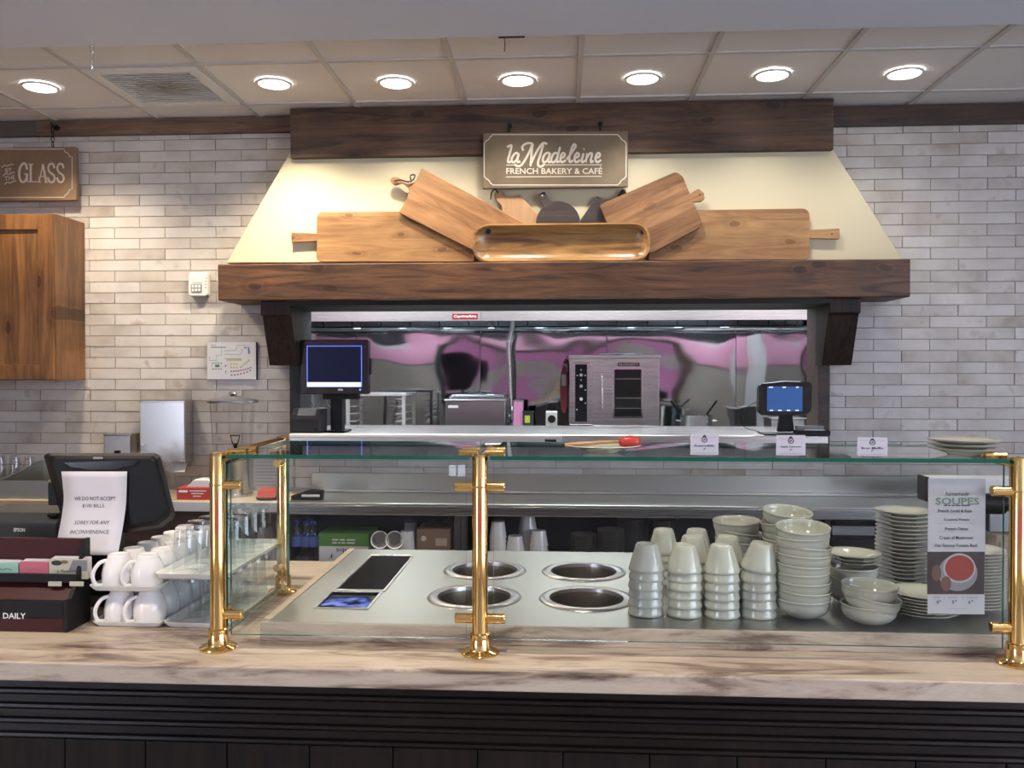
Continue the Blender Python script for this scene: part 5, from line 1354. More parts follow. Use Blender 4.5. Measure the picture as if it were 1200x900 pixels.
mb.add([(TX0, TY0, UZ), (TX1, TY0, UZ), (TX1, TY0, UZ-0.01), (TX0, TY0, UZ-0.01)], [(0, 1, 2, 3)])
mb.build('top_plate', 'steel_top', t)
for k, (x, y) in enumerate(((xc1, yc1), (xc1, yc2), (xc2, yc1), (xc2, yc2))):
    w_ = MB().lathe([(Rw+0.028, 0.0), (Rw+0.024, 0.005), (Rw+0.008, 0.007), (Rw-0.002, 0.004), (Rw-0.004, -0.006)], (x, y, UZ), 48).build('well_rim', 'steel_dark', t, smooth=60)
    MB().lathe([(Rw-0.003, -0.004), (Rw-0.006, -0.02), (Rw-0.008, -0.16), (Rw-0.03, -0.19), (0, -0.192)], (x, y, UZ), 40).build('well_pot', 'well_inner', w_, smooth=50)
def open_box(x0, x1, y0, y1, z0, z1):
    m_ = MB()
    m_.add([(x0, y0, z1), (x1, y0, z1), (x1, y1, z1), (x0, y1, z1), (x0, y0, z0), (x1, y0, z0), (x1, y1, z0), (x0, y1, z0)], [(4, 5, 6, 7), (0, 1, 5, 4), (1, 2, 6, 5), (2, 3, 7, 6), (3, 0, 4, 7)]); return m_
def rim(x0, x1, y0, y1, w, h):
    m_ = MB(); m_.box(x0-w, x1+w, y0-w, y0, UZ, UZ+h); m_.box(x0-w, x1+w, y1, y1+w, UZ, UZ+h); m_.box(x0-w, x0, y0, y1, UZ, UZ+h); m_.box(x1, x1+w, y0, y1, UZ, UZ+h); return m_
o = rim(rx0, rx1, ry0, ry1, 0.008, 0.004).build('rectangular_rim', 'steel', t, bevel=0.002)
open_box(rx0, rx1, ry0, ry1, UZ-0.17, UZ).build('rectangular_pan', 'steel_dark', o)
m = mat('painted_blue_reflection', (0.01, 0.012, 0.02), 0.08)  # blue reflection in the pan, painted as noise patches in the colour
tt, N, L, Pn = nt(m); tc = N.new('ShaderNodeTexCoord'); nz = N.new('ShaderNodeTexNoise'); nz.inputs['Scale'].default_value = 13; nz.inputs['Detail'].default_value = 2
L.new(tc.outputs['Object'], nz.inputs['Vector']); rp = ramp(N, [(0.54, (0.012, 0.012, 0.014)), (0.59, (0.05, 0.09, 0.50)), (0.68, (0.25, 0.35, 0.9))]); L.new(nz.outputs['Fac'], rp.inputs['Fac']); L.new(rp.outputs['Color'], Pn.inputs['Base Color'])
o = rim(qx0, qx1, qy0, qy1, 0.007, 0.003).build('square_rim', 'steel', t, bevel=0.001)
MB().add([(qx0, qy0, UZ-0.004), (qx1, qy0, UZ-0.004), (qx1, qy1, UZ-0.004), (qx0, qy1, UZ-0.004)], [(0, 1, 2, 3)]).build('pan_reflection', 'painted_blue_reflection', o)

# ================================================================== SNEEZE GUARD
PYs = (G(254, 761, FZ).y + G(563, 764, FZ).y)/2
PXs = [G(254, 761, FZ).x, G(563, 764, FZ).x, G(1198, 782, FZ).x]
PZ = ZW(531, PYs, 563)+0.0
PRr = G(332, 693, FZ)
t = thing('sneeze_guard', 'brass posted glass sneeze guard standing on the counter', 'sneeze guard', (PXs[1], PYs, FZ))
pr = 0.0195
GT = PZ-0.006                          # glass shelf top
def post(x, y, ztop):
    o = MB().lathe([(pr, 0.05), (pr, ztop-FZ-0.012), (pr*0.8, ztop-FZ-0.003), (0, ztop-FZ)], (x, y, FZ), 24).build('post', 'brass', t, smooth=45)
    MB().lathe([(0, 0), (0.046, 0), (0.047, 0.004), (0.044, 0.007), (0.029, 0.010), (0.0255, 0.014), (0.0245, 0.05), (pr, 0.053)], (x, y, FZ), 28).build('base_flange', 'brass', o, smooth=40)
    MB().lathe([(pr+0.001, ztop-FZ-0.085), (pr+0.0018, ztop-FZ-0.083), (pr+0.001, ztop-FZ-0.081)], (x, y, FZ), 24).build('collar', 'brass', o, smooth=40)
    return o
def clamp(o, x, y, z, sgn, axis='x'):
    """stub that grips a pane: sgn gives the side"""
    m_ = MB()
    if axis == 'x':
        m_.cyl((x+sgn*pr*0.9, y, z), 0.0125, 0.045*sgn, 'x', 16)
    else:
        m_.cyl((x, y+sgn*pr*0.9, z), 0.0125, 0.045*sgn, 'y', 16)
    m_.build('clamp', 'brass', o, smooth=40, bevel=0.0015)
zc = [ZW(570, PYs, 500), ZW(723.5, PYs, 500)]
posts = []
for k, x in enumerate(PXs):
    o = post(x, PYs, PZ); posts.append(o)
    for z in zc:
        if k > 0: clamp(o, x, PYs, z, -1)
        if k < 2: clamp(o, x, PYs, z, 1)
        if k == 0: clamp(o, x, PYs, z, 1, 'y')
rear = post(PRr.x, PRr.y, PZ)
for z in zc: clamp(rear, PRr.x, PRr.y, z, -1, 'y')
rr = 0.0165
MB().tube([(PXs[0], PYs, PZ-0.02), (PXs[0]*0.5+PRr.x*0.5, (PYs+PRr.y)/2, PZ-0.02), (PRr.x, PRr.y, PZ-0.02)], rr, 14).build('top_rail', 'brass', t, smooth=60)
for k in (1, 2): MB().tube([(PXs[k], PYs, PZ-0.018), (PXs[k], PYs+0.16, PZ-0.016), (PXs[k], PYs+0.30, PZ-0.016)], 0.0125, 14).build('support_arm', 'chrome' if k == 1 else 'brass', t, smooth=60)
def tee(x, y, w): MB().tube([(x-w, y, GT+0.006), (x+w, y, GT+0.006)], 0.0075, 10).build('shelf_clip', 'brass', t, smooth=60)
def pane(name, x0, x1, y0, y1, z0, z1):
    """clear faces, green cut edges"""
    m_ = MB(); m_.box(x0, x1, y0, y1, z0, z1); dims = (x1-x0, y1-y0, z1-z0); thin = dims.index(min(dims))
    ax = [2, 2, 1, 0, 1, 0]
    m_.m = [0 if ax[i] == thin else 1 for i in range(6)]
    return m_.build(name, ['glass', 'glass_edge'], t)
gt = 0.008
pane('front_pane', PXs[0]+0.034, PXs[1]-0.034, PYs-gt/2, PYs+gt/2, ZW(746, PYs, 430), GT-0.014)
pane('front_pane', PXs[1]+0.034, PXs[2]-0.034, PYs-gt/2, PYs+gt/2, ZW(746, PYs, 430), GT-0.014)
pane('end_pane', PXs[0]+0.004, PXs[0]+0.012, PYs+0.034, PRr.y-0.034, FZ+0.03, GT-0.03)
SF = PYs-0.012; SB = PYs+0.43
pane('shelf_pane', PXs[0]+0.028, PXs[1]-0.026, SF, SB, GT-0.010, GT)
pane('shelf_pane', PXs[1]+0.026, PXs[2]-0.026, SF, SB, GT-0.010, GT)
for x, s_ in ((PXs[0], 1), (PXs[1], 0), (PXs[2], -1)):
    for yy in (PYs+0.035, PYs+0.11):
        if s_ == 0:
            for sg in (-1, 1): MB().tube([(x+sg*0.01, yy, GT+0.004), (x+sg*0.056, yy, GT+0.0045)], 0.0075, 10).build('shelf_clip', 'brass', t, smooth=60)
        else: MB().tube([(x+s_*0.012, yy, GT+0.004), (x+s_*0.062, yy, GT+0.0045)], 0.0075, 10).build('shelf_clip', 'brass', t, smooth=60)

# ---- things on the glass shelf
cards = [(809, 842, 508.5, 'Blueberry Muffin', 'white pastry card next to the red gripped utensil on the glass shelf'), (909.5, 944, 510, 'Apple Turnover', 'white pastry card in front of the blue tablet on the glass shelf'), (1004.5, 1040, 512.5, 'Bran Muffin', 'white pastry card in front of the bricks next to the stacked saucers')]
for (x0, x1, y0, txt, lab) in cards:
    Yc = PYs+0.02
    p, q = W(x0, 538, Yc), W(x1, y0, Yc)
    c = thing('name_card', lab, 'card', ((p.x+q.x)/2, Yc, GT), 'pastry cards on the glass shelf')
    w = q.x-p.x
    bxo('card', 'card_paper', c, p.x, q.x, Yc, Yc+0.001, GT+0.003, q.z)
    bxo('foot', 'clear_plastic', c, p.x+w*0.2, q.x-w*0.2, Yc-0.012, Yc+0.018, GT+0.0004, GT+0.003)
    h = q.z-GT
    fn = lambda u, v: Vector((p.x+w*u, Yc-0.0006, GT+h*v))
    lb = MB(); put_text(lb, txt, fn, 0.14, 0.86, 0.40, 0.51, bold=0.015); ribbon(lb, [(0.475, 0.28), (0.495, 0.335), (0.545, 0.345)], fn, 0.03, n=0)
    lb.build('lettering', 'ink', c)
    em = MB(); ribbon(em, [(0.5+0.09*math.cos(k*PI/6), 0.74+0.12*math.sin(k*PI/6)) for k in range(13)], fn, 0.03, n=0)
    ribbon(em, [(0.45, 0.86), (0.5, 0.93), (0.55, 0.86)], fn, 0.06, n=0); ribbon(em, [(0.47, 0.7), (0.53, 0.78)], fn, 0.04, n=0)
    em.build('emblem', 'ink', c)
    ln = MB(); ribbon(ln, [(0.06, 0.84), (0.36, 0.84)], fn, 0.012, n=0); ribbon(ln, [(0.64, 0.84), (0.94, 0.84)], fn, 0.012, n=0); ribbon(ln, [(0.06, 0.14), (0.94, 0.14)], fn, 0.012, n=0); ln.build('rule', 'plan_pink', c)
# plate with the red gripped utensil
g = G(706, 529, GT)
c = thing('serving_dish', 'shallow white footed dish on the glass shelf', 'dish', (g.x, PYs+0.09, GT))
MB().lathe([(0, 0.0005), (0.035, 0.0005), (0.04, 0.004), (0.085, 0.018), (0.098, 0.0205), (0.096, 0.0225), (0.08, 0.02), (0.036, 0.007), (0, 0.006)], (g.x, PYs+0.09, GT), 36).build('dish', 'china', c, smooth=50)
p = W(738, 517.5, PYs+0.07); q = W(662, 522, PYs+0.07)
c = thing('red_gripped_utensil', 'serving utensil with an oval red grip resting on the white dish', 'utensil', (p.x, PYs+0.07, GT+0.024))
MB().lathe([(0, -0.029), (0.010, -0.026), (0.015, -0.014), (0.0165, 0), (0.015, 0.014), (0.010, 0.026), (0, 0.029)], p, 20, 0, 'x').build('grip', 'red', c, smooth=60)
MB().tube([(p.x-0.02, p.y, p.z), (p.x-0.07, p.y, p.z-0.002), (q.x, p.y, q.z)], 0.004, 8, rs=[0.004, 0.0045, 0.006]).build('shaft', 'board_mid', c)
# saucers at the end of the shelf
def lathe_proto(name, cat, prof, m, n=36):
    o = MB().lathe(prof, (0, 0, 0), n).build(name, m, None, smooth=50); o['category'] = cat; return o
saucer = lathe_proto('saucer', 'plate', [(0, 0), (0.034, 0), (0.037, 0.003), (0.060, 0.011), (0.078, 0.0165), (0.0795, 0.0185), (0.077, 0.019), (0.058, 0.0142), (0.036, 0.006), (0, 0.005)], 'china')
first_of = {}
def place(proto, loc, label, group, rot=(0, 0, 0)):
    if proto.name not in first_of: first_of[proto.name] = 1; o = proto
    else: o = proto.copy(); COL.objects.link(o)
    o.location = loc; o.rotation_euler = rot; o['label'] = label; o['group'] = group
    return o
mat_ = MATS['china']
g = W(1130, 529, PYs+0.10)
for j in range(3): place(saucer, (g.x, PYs+0.10, GT+j*0.0105), ['lowest', 'middle', 'topmost'][j]+' of three white saucers stacked on the glass shelf', 'saucers on the glass shelf').scale = (1.08, 1.08, 1.0)

# ================================================================== CROCKERY ON THE WELL TOP
cup = lathe_proto('soup_cup', 'cup', [(0.0465, 0), (0.0478, 0.003), (0.0474, 0.008), (0.0425, 0.0235), (0.0375, 0.042), (0.032, 0.060), (0.0295, 0.069), (0.0265, 0.0725), (0.0245, 0.072), (0.0235, 0.0695), (0, 0.069), (0, 0.066), (0.027, 0.062), (0.0335, 0.042), (0.0385, 0.0235), (0.0445, 0.003), (0.0465, 0)], 'china')
def stack_cups(px, py, n, where, tiltlast=0.0, pitch=0.0235):
    g = G(px, py, UZ); y = g.y+0.045; x = g.x+(g.x/g.y)*0.045
    rj = random.Random(int(px*3))
    for j in range(n):
        lab = ('topmost' if j == n-1 else 'lowest' if j == 0 else ORD[j+1]+' from bottom') + ' upturned white soup cup of the ' + where
        last = j == n-1 and tiltlast
        place(cup, (x+rj.uniform(-0.0015, 0.0015), y+rj.uniform(-0.0015, 0.0015), UZ+0.0008+j*pitch+(0.006 if last else 0)), lab, 'upturned soup cups on the well top', (rj.uniform(-0.02, 0.02)+(0.04 if last else 0), rj.uniform(-0.02, 0.02)+(tiltlast if last else 0), rj.uniform(0, 6)*0 ))
stack_cups(757, 725, 6, 'stack nearest the round wells')
stack_cups(802, 726, 6, 'second front stack from the round wells')
stack_cups(846, 727, 6, 'third front stack from the round wells')
stack_cups(889, 727, 6, 'front stack with a tilted top cup', 0.16)
def stack_cups_at(px, ptop, Y, n, where):
    x = XW(px, Y)
    for j in range(n):
        lab = ('topmost' if j == n-1 else 'lowest' if j == 0 else ORD[j+1]+' from bottom') + ' upturned white soup cup of the ' + where
        place(cup, (x, Y, UZ+0.0008+j*0.0235), lab, 'upturned soup cups on the well top')
stack_cups_at(778, 625, 2.66, 5, 'rear stack nearest the wells')
stack_cups_at(817, 626, 2.66, 5, 'rear stack further from the wells')
stack_cups_at(812.5, 640, 2.43, 6, 'middle row stack nearer the wells')
stack_cups_at(853, 632, 2.43, 6, 'middle row stack further from the wells')
def bowl_prof(r, h):
    return [(0, 0), (r*0.46, 0), (r*0.50, 0.002), (r*0.68, h*0.13), (r*0.84, h*0.30), (r*0.925, h*0.46), (r*0.955, h*0.58), (r*0.975, h*0.8), (r*0.985, h*0.95), (r, h*0.97), (r, h), (r*0.985, h+0.0018), (r*0.955, h), (r*0.94, h*0.8), (r*0.91, h*0.6), (r*0.80, h*0.36), (r*0.6, h*0.2), (r*0.4, 0.0075), (0, 0.006)]
bowl = lathe_proto('soup_bowl', 'bowl', bowl_prof(0.0705, 0.05), 'china', 40)
def stack_bowls(px, py, n, where, pitch=0.0262, tilts=None, Y=None, z0=UZ, scale=1.0, pm=None):
    pm = pm or bowl
    if Y is None:
        g = G(px, py, UZ); Y = g.y+0.036; x = g.x+(g.x/g.y)*0.036
    else: x = XW(px, Y)
    rj = random.Random(int(px))
    for j in range(n):
        lab = ('topmost' if j == n-1 else 'lowest' if j == 0 else ORD[j+1]+' from bottom') + ' upright white bowl of the ' + where
        tl = (tilts or {}).get(j, (0, 0))
        o = place(pm, (x+rj.uniform(-0.002, 0.002), Y+rj.uniform(-0.002, 0.002), z0+0.0008+j*pitch), lab, 'upright bowls on the well top', (tl[0]+rj.uniform(-0.02, 0.02)*(j > 0), tl[1]+rj.uniform(-0.025, 0.025)*(j > 0), 0))
        o.scale = (scale, scale, 1)
stack_bowls(941, 727, 9, 'tall front bowl stack beside the upturned cups', 0.0238, {6: (0, 0.06), 7: (0.02, -0.03), 8: (0.12, -0.03)})
stack_bowls(1018.5, 734.5, 3, 'short front stack with a crooked second bowl', 0.0245, {1: (0.06, 0.17), 2: (0.03, 0.0)})
stack_bowls(1000, 700, 3, 'low stack topped with saucers', 0.027, {1: (0.05, 0.06)}, Y=2.46)
stack_bowls(922, 700, 8, 'tallest rear bowl stack', 0.0275, {5: (0, 0.05), 6: (0, -0.12), 7: (0.12, 0.06)}, Y=2.56, scale=1.02)
stack_bowls(864, 700, 6, 'rear bowl stack behind the upturned cups', 0.029, {3: (0, 0.07), 4: (0.02, 0.10), 5: (0.05, -0.02)}, Y=2.66, scale=1.02)
def stack_plates(px, Y, n, where, pitch, z0=UZ, scale=1.0, zs=1.0, pm=None):
    x = XW(px, Y); rj = random.Random(int(px)+5)
    for j in range(n):
        lab = ('topmost' if j == n-1 else 'lowest' if j == 0 else ORD[j+1]+' from bottom') + ' saucer of the ' + where
        o = place(pm or saucer, (x+rj.uniform(-0.0012, 0.0012), Y+rj.uniform(-0.0012, 0.0012), z0+0.0006+j*pitch), lab, 'saucers stacked on the well top'); o.scale = (scale, scale, zs)
stack_plates(1000, 2.46, 3, 'three lying on the low bowl stack', 0.0095, z0=UZ+0.0835+0.022, scale=0.96)
stack_plates(1060, 2.60, 20, 'tall stack behind the soup menu', 0.0118, scale=1.0)
stack_plates(1083, 2.335, 7, 'low front stack under the soup menu', 0.0082, scale=1.08)
stack_plates(1140, 2.42, 18, 'tall stack on the far side of the soup menu', 0.0087, scale=1.06)

# ---- soup menu card on the inside of the glass
Ym = PYs+0.012
m0, m1 = W(1087, 719, Ym), W(1155, 561, Ym)
c = thing('soup_menu', 'tall white menu card with a red soup picture behind the glass', 'menu', ((m0.x+m1.x)/2, Ym, m0.z))
bxo('card', 'menu_paper', c, m0.x, m1.x, Ym, Ym+0.0015, m0.z, m1.z)
def zm(u, v): return W(1080+u/5.294, 560+v/5.294, Ym-0.0006)
def zm2(u, v): return W(1080+u/5.294, 560+v/5.294, Ym-0.0009)
def zm3(u, v): return W(1080+u/5.294, 560+v/5.294, Ym-0.0012)
def zm4(u, v): return W(1080+u/5.294, 560+v/5.294, Ym-0.0015)
mat('menu_green', (0.17, 0.21, 0.155), 0.7); mat('menu_brown', (0.030, 0.012, 0.009), 0.6); mat('soup_red', (0.25, 0.028, 0.010), 0.4); mat('bread_print', (0.12, 0.055, 0.028), 0.6); mat('bowl_print', (0.36, 0.34, 0.35), 0.5); mat('saucer_print', (0.20, 0.19, 0.21), 0.5)
lb = MB(); put_text(lb, 'SOUPES', lambda u, v: zm(u, -v), 86, 358, -168, -122, bold=0.03); lb.build('heading', 'menu_green', c)
lb = MB(); put_text(lb, 'homemade', lambda u, v: zm(u, -v), 146, 294, -112, -84, shear=0.35)
for (u0_, u1_) in ((140, 158), (164, 180), (187, 206), (213, 240), (246, 300)): ribbon(lb, [(u0_, 171), (u1_, 171)], zm, 7, n=0)
for (s_, a_, b_, y_) in (('French Lentil & Kale', 102, 312, 205), ('Country Potato', 138, 298, 261), ('French Onion', 146, 288, 316), ('Cream of Mushroom', 110, 320, 371), ('Our Famous Tomato Basil', 80, 344, 419)):
    put_text(lb, s_, lambda u, v: zm(u, -v), a_, b_, -(y_+10), -(y_-10), bold=0.015)
for (s_, a_, b_) in (('4', 92, 106), ('5', 188, 202), ('6', 290, 304)): put_text(lb, s_, lambda u, v: zm(u, -v), a_, b_, -782, -760, bold=0.02); ribbon(lb, [(b_+4, 763), (b_+16, 763)], zm, 6, n=0)
lb.build('lettering', 'ink', c)
lb = MB()
for (a_, b_, y_) in ((176, 254, 226), (102, 330, 280), (100, 330, 334), (170, 250, 386), (164, 226, 437), (150, 280, 812)): ribbon(lb, [(a_, y_), (b_, y_)], zm, 2, n=0)
for (s_, a_, b_) in (('CUP', 74, 116), ('BOWL', 166, 226), ('LARGE', 280, 346)): put_text(lb, s_, lambda u, v: zm(u, -v), a_, b_, -752, -734)
ribbon(lb, [(140, 734), (140, 754)], zm, 4, n=0); ribbon(lb, [(256, 734), (256, 754)], zm, 4, n=0)
lb.build('small_print', 'grey_ink', c)
def disc(fn, cx, cy, rx_, ry_, n=28):
    m_ = MB(); m_.add([fn(cx+rx_*math.cos(2*PI*k/n), cy+ry_*math.sin(2*PI*k/n)) for k in range(n)], [tuple(range(n))]); return m_
MB().add([zm(34, 458), (zm(392, 458)), zm(390, 722), zm(34, 722)], [(0, 1, 2, 3)]).build('soup_photo', 'menu_brown', c)
disc(zm2, 225, 590, 122, 112).build('printed_saucer', 'saucer_print', c)
disc(zm3, 234, 560, 101, 92).build('printed_bowl', 'bowl_print', c)
disc(zm4, 236, 560, 90, 80).build('printed_soup', 'soup_red', c)
m_ = disc(zm4, 92, 590, 30, 50); m_.build('printed_bread', 'bread_print', c); disc(zm4, 152, 656, 32, 46).build('printed_bread', 'bread_print', c)

# ================================================================== MUGS AND TUMBLERS ON TRAYS
def tray(x0, x1, y0, y1, z, label, h=0.016):
    t_ = thing('serving_tray', label, 'tray', ((x0+x1)/2, (y0+y1)/2, z), 'serving trays on the counter')
    def rg(i, zz): return [(a_, b_, zz) for a_, b_ in rrect(x0+i, x1-i, y0+i, y1-i, max(0.004, 0.022-i*0.5), 3)]
    MB().loops([rg(0.012, z), rg(0.002, z+0.011), rg(0.0, z+h), rg(0.003, z+h), rg(0.007, z+0.011), rg(0.014, z+0.004)]).build('tray', 'tray', t_, smooth=40)
    return t_
mg = G(147, 736, FZ)
ty0 = mg.y; tx0 = W(105, 730, ty0).x; tx1 = W(190, 730, ty0).x; MR = 6; mp_ = 0.083
tx1 = tx0+0.2
tray(tx0, tx1, ty0, ty0+MR*mp_+0.03, FZ, 'lower white tray of upturned mugs on the counter')
UZ2 = FZ+0.0995
tray(tx0-0.006, tx1-0.006, ty0-0.004, ty0+MR*mp_+0.03, UZ2, 'upper white tray of upturned mugs resting on the lower mugs')
mug = thing('coffee_mug', '', 'mug', (0, 0, 0), 'upturned white mugs', world_parts=False)
MB().lathe([(0.041, 0), (0.0425, 0.002), (0.0445, 0.02), (0.0445, 0.038), (0.041, 0.056), (0.0345, 0.073), (0.029, 0.082), (0.0285, 0.088), (0.026, 0.0895), (0.024, 0.0865), (0, 0.086), (0, 0.082), (0.03, 0.075), (0.040, 0.04), (0.0395, 0.002), (0.041, 0)], (0, 0, 0), 30).build('body', 'mug_white', mug, smooth=60)
MB().tube(smooth_line([(-0.033, 0, 0.074), (-0.050, 0, 0.070), (-0.064, 0, 0.052), (-0.068, 0, 0.032), (-0.060, 0, 0.012), (-0.042, 0, 0.008)], 4), 0.0055, 8).build('handle', 'mug_white', mug, smooth=60)
first = True
RN = ['front', 'second', 'third', 'fourth', 'fifth', 'sixth']
for lay, (zb, nm) in enumerate(((FZ+0.0045, 'lower'), (UZ2+0.0045, 'upper'))):
    for cidx in range(2):
        for r in range(MR):
            o = mug if first else copy_tree(mug); first = False
            o.location = (tx0+0.062+cidx*0.083+(-0.006 if lay else 0), ty0+0.052+r*mp_, zb)
            o.rotation_euler = (0, 0, 0.75)
            o['label'] = 'upturned white mug on the %s tray, %s from the front, %s' % (nm, 'first' if r == 0 else RN[r], 'column beside the tea box' if cidx == 0 else 'column beside the tumblers')
gy = G(218, 737, FZ).y; gx0 = W(189, 730, gy).x; gx1 = PXs[0]-0.035
GR = 6; gp = 0.076
tray(gx0, gx1, gy, gy+GR*gp+0.02, FZ, 'lower white tray of upturned tumblers beside the brass corner post')
GH = 0.1325
tray(gx0-0.02, gx1-0.004, gy-0.012, gy+GR*gp+0.03, FZ+0.0045+GH, 'upper white tray of upturned tumblers resting on the lower tumblers')
g0 = tumbler('tumbler', '', GH, 0.0355, 0.0285, 'upturned tumblers')
MB().lathe([(0.0355, 0), (0.0365, 0.0015), (0.0355, 0.003)], (0, 0, 0), 20).build('rim', 'tumbler_glass', g0, smooth=60)
first = True
for lay, (zb, nm) in enumerate(((FZ+0.0045, 'lower'), (FZ+0.0045+GH+0.0045, 'upper'))):
    for cidx in range(2):
        for r in range(GR):
            o = g0 if first else copy_tree(g0); first = False
            o.location = ((gx0+gx1)/2+(cidx-0.5)*0.078-(0.010 if lay else 0), gy+0.052+r*gp, zb+0.0002)
            o['label'] = 'upturned clear tumbler on the %s tray, %s from the front, %s' % (nm, 'first' if r == 0 else RN[r], 'column beside the mugs' if cidx == 0 else 'column beside the end glass')

# ================================================================== REGISTER, PRINTER, TEA BOX
RYp = 2.40
g = W(130, 600, RYp+0.08)
t = thing('register', 'large black register monitor seen from behind with a paper notice on it', 'register', (g.x, RYp+0.16, FZ))
outl = [(51, 534), (56, 531), (183, 531), (188, 535), (205.5, 602), (203, 608), (190, 618), (150, 624), (78, 624), (70, 600)]
cxp, cyp = 128, 575
def rl(s_, Y, dy=0): return [W(cxp+(x-cxp)*s_, cyp+(y-cyp)*s_+dy, Y) for x, y in outl]
mb = MB().loops([rl(0.86, RYp), rl(0.93, RYp+0.012), rl(1.0, RYp+0.05), rl(1.0, RYp+0.075)])
mb.build('housing', 'black', t, bevel=0.004)
mb = MB(); mb.prism(px_poly([(76, 542), (165, 539), (157, 545), (135, 550), (105, 550), (84, 547)], RYp), RYp-0.004, RYp+0.004, 'y'); mb.build('top_vent', 'black_gloss', t)
px_box('maker_mark', 'grey_ink', t, 109, 535.5, 120, 538, RYp-0.002, 0.003)
px_box('card_reader', 'black', t, 56, 566, 67, 592, RYp+0.045, 0.03, 0.003)
zb = W(130, 612, RYp+0.09).z
MB().prism([(RYp+0.08, zb), (RYp+0.12, zb), (RYp+0.2, FZ+0.02), (RYp+0.12, FZ+0.02)], -1.455, tx0-0.04, 'x').build('neck', 'black', t, bevel=0.004)
bxo('foot', 'black', t, -1.475, tx0-0.02, RYp+0.06, RYp+0.28, FZ, FZ+0.02, 0.006)
# paper notice hanging over the back of the monitor
def pap(u, v):
    """u 0..1 across, v 0..1 down the sheet, curling forward at the bottom"""
    yv = 552.5+98*v
    xl = 72+3*min(1, v/0.3) - 12*max(0, (v-0.3)/0.7)**1.4; xr = 149-1*min(1, v/0.35) - 10*max(0, (v-0.35)/0.65)**1.3
    Y = RYp-0.006 - 0.05*max(0, (v-0.35)/0.65)**1.5
    return W(xl+(xr-xl)*u, yv, Y)
nu, nv = 4, 14; vs = [pap(i/nu, j/nv) for j in range(nv+1) for i in range(nu+1)]
pm = MB().add(vs, [(j*(nu+1)+i, j*(nu+1)+i+1, (j+1)*(nu+1)+i+1, (j+1)*(nu+1)+i) for j in range(nv) for i in range(nu)])
bc = pap(0.5, 1)
n_ = pm.build('paper_notice', 'paper', None, smooth=60, base=(bc.x, bc.y, bc.z)); tag(n_, 'white paper notice about bills hanging on the black register', 'notice')
sm_ = n_.modifiers.new('thickness', 'SOLIDIFY'); sm_.thickness = 0.0006
lb = MB(); off = Vector((0, -0.0012, 0))
def pf(u, v): return pap(u, v)+off
for (s_, a_, b_, v0, v1, it) in (('WE DO NOT ACCEPT', 0.17, 0.83, 0.345, 0.30, 0.0), ('$100 BILLS.', 0.31, 0.67, 0.435, 0.387, 0.0), ('SORRY FOR ANY', 0.22, 0.78, 0.632, 0.587, 0.2), ('INCONVIENEINCE.', 0.18, 0.80, 0.745, 0.70, 0.2)):
    put_text(lb, s_, pf, a_, b_, v0, v1, it, 0.004)
lb.build('lettering', 'ink', n_)
# receipt printer beside the register
a, b = XW(-40, 2.50), XW(66, 2.50)
t = thing('cash_drawer', 'flat black cash drawer beneath the counter receipt printer', 'cash drawer', ((a+b)/2, 2.6, FZ))
bxo('case', 'black', t, a-0.1, b+0.005, 2.47, 2.85, FZ, FZ+0.11, 0.004); bxo('drawer_front', 'charcoal', t, a-0.09, b-0.005, 2.464, 2.47, FZ+0.01, FZ+0.1, 0.002)
zt = ZW(609, 2.5)
t = thing('slip_printer', 'wide black receipt printer on the cash drawer behind the tea box', 'printer', ((a+b)/2, 2.6, FZ+0.11))
MB().prism([(2.50, FZ+0.11), (2.70, FZ+0.11), (2.70, zt), (2.53, zt), (2.50, zt-0.025)], a, b, 'x').build('body', 'charcoal', t, bevel=0.006)
bxo('lid', 'black', t, XW(52, 2.5), b-0.004, 2.505, 2.69, zt-0.01, zt+0.004, 0.005)
p, q = W(16, 623, 2.498), W(29, 619, 2.498)
put_text(MB(), 'EPSON', lambda u, v: Vector((p.x+(q.x-p.x)*u, 2.4985, p.z+(q.z-p.z)*v)), 0, 1, 0, 1, bold=0.015).build('lettering', 'tray', t)
MB().tube([W(-6, 612, 2.55), W(8, 610.5, 2.55), W(22, 610, 2.54)], 0.006, 8).build('paper_curl', 'white', t)
# tea display
TYf = G(40, 741, FZ).y
xr0 = W(79, 741, TYf).x; yb = TYf+0.115
t = thing('tea_display', 'dark red and black stepped tea display box at the counter end', 'display box', (xr0-0.2, TYf+0.06, FZ))
xl0 = xr0-0.42; ztop = ZW(629, yb, 60)
zsh = ZW(672, TYf+0.055, 60); zlow = ZW(704, TYf, 60)
MB().prism([(TYf, FZ), (yb, FZ), (yb, ztop), (yb-0.022, ztop), (TYf+0.055, zsh-0.015), (TYf+0.02, zlow), (TYf, zlow)], xr0-0.012, xr0, 'x').build('side_panel', 'black', t, bevel=0.002)
MB().prism([(TYf, FZ), (yb, FZ), (yb, ztop), (yb-0.022, ztop), (TYf+0.055, zsh-0.015), (TYf+0.02, zlow), (TYf, zlow)], xl0, xl0+0.012, 'x').build('side_panel', 'black', t, bevel=0.002)
bxo('back_panel', 'maroon', t, xl0+0.012, xr0-0.012, yb-0.014, yb, FZ, ztop-0.002, 0.002)
bxo('front_panel', 'maroon', t, xl0+0.012, xr0-0.012, TYf+0.002, TYf+0.012, FZ, FZ+0.038, 0.002)
bxo('front_band', 'black', t, xl0+0.012, xr0-0.012, TYf+0.001, TYf+0.012, FZ+0.038, zlow-0.001, 0.002)
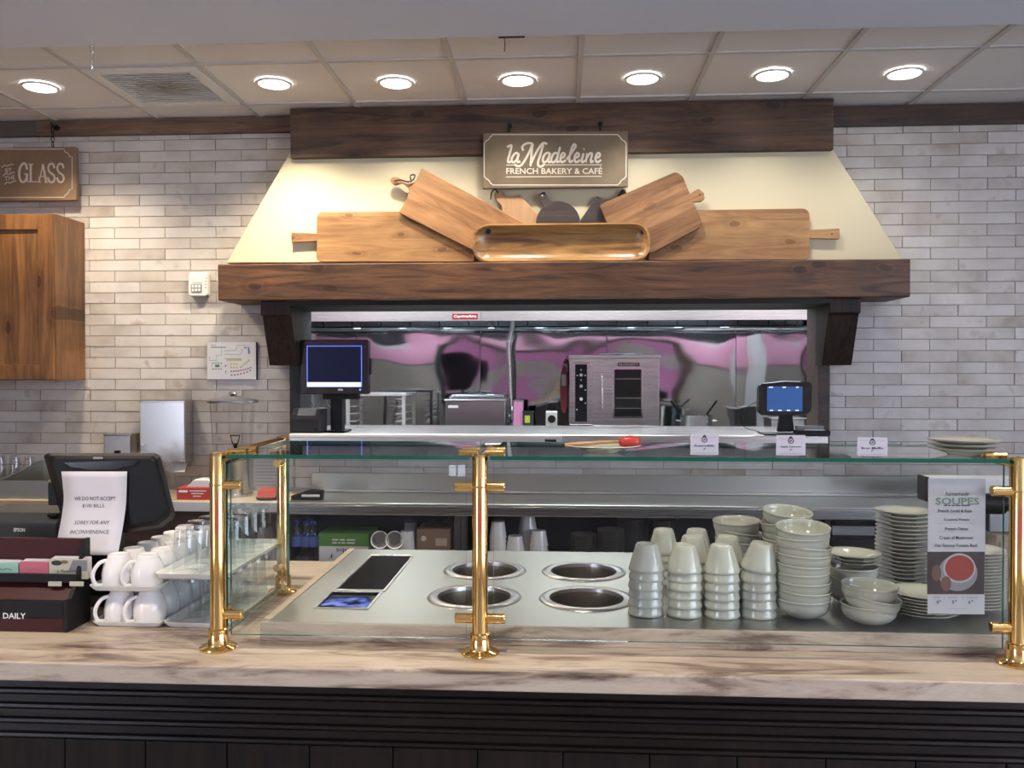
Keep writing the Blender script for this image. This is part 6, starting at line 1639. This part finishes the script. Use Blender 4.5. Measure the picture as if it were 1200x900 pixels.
MB().add([(xl0+0.012, TYf+0.012, zlow-0.012), (xr0-0.012, TYf+0.012, zlow-0.012), (xr0-0.012, TYf+0.075, zsh-0.018), (xl0+0.012, TYf+0.075, zsh-0.018), (xl0+0.012, TYf+0.016, zlow-0.016), (xr0-0.012, TYf+0.016, zlow-0.016), (xr0-0.012, TYf+0.079, zsh-0.022), (xl0+0.012, TYf+0.079, zsh-0.022)], [(0, 1, 2, 3), (7, 6, 5, 4), (0, 4, 5, 1), (2, 6, 7, 3), (1, 5, 6, 2), (3, 7, 4, 0)]).build('sloped_panel', 'maroon', t)
bxo('shelf_rail', 'black', t, xl0+0.012, xr0+0.0, TYf+0.045, TYf+0.055, zsh-0.024, zsh, 0.002)
bxo('shelf', 'black', t, xl0+0.012, xr0-0.012, TYf+0.055, yb-0.014, zsh-0.024, zsh-0.018)
p = W(-26, 724.5, TYf); q = W(30, 718.5, TYf)
put_text(MB(), 'FRESH DAILY', lambda u, v: Vector((p.x+(q.x-p.x)*u, TYf+0.0003, p.z+(q.z-p.z)*v)), 0, 1, 0, 1, bold=0.015).build('lettering', 'tray', t)
mat('mint', (0.30, 0.50, 0.42), 0.6); mat('rose', (0.52, 0.13, 0.17), 0.6); mat('buff', (0.50, 0.48, 0.36), 0.6)
Yk = TYf+0.068
for k, (x0, x1, y0, y1, m, lab) in enumerate(((-14, 21, 659.5, 676, 'mint', 'row of pale green sweetener packets in the tea display'), (23, 56.5, 658.5, 676, 'rose', 'row of pink sweetener packets in the tea display'), (57.5, 103, 655.5, 676, 'buff', 'row of floral tea packets with script print in the tea display'))):
    p, q = W(x0, y1, Yk), W(x1, y0, Yk)
    c = thing('packet_row', lab, 'packets', ((p.x+q.x)/2, Yk, zsh-0.018), 'packets in the tea display')
    for j in range(3):
        MB().prism(rrect(p.x+0.001*j, q.x-0.0015*j, zsh-0.018, q.z-0.001+0.002*j, 0.003), Yk+j*0.009, Yk+j*0.009+0.007, 'y').build('packet', m if j == 0 else 'paper', c)
    w = q.x-p.x; fn = lambda u, v: Vector((p.x+w*u, Yk-0.0006, p.z+(q.z-p.z)*v))
    if k == 2:
        lb = put_text(MB(), 'la Madeleine', fn, 0.2, 0.7, 0.24, 0.42, 0.3); lb.build('lettering', 'ink', c)
        m_ = disc(fn, 0.2, 0.78, 0.14, 0.14); m_.build('flower_print', 'board_black', c); disc(fn, 0.4, 0.84, 0.1, 0.1).build('flower_print', 'carton_brown', c)
        MB().add([fn(0.5, 0.35), fn(0.98, 0.35), fn(0.98, 0.95), fn(0.62, 0.95)], [(0, 1, 2, 3)]).build('sky_print', 'saucer_print', c)
    else:
        ribbon(MB(), [(0.2, 0.5), (0.35, 0.62), (0.5, 0.5), (0.62, 0.6), (0.8, 0.5)], fn, 0.05).build('script_print', 'plan_pink' if k else 'plan_green', c)
for (x0, x1) in ((55, 70), (80, 96)):
    p, q = W(x0, 687.5, TYf+0.035), W(x1, 682.5, TYf+0.035)
    bxo('price_tag', 'buff', t, p.x, q.x, TYf+0.0405, TYf+0.0445, p.z, q.z)
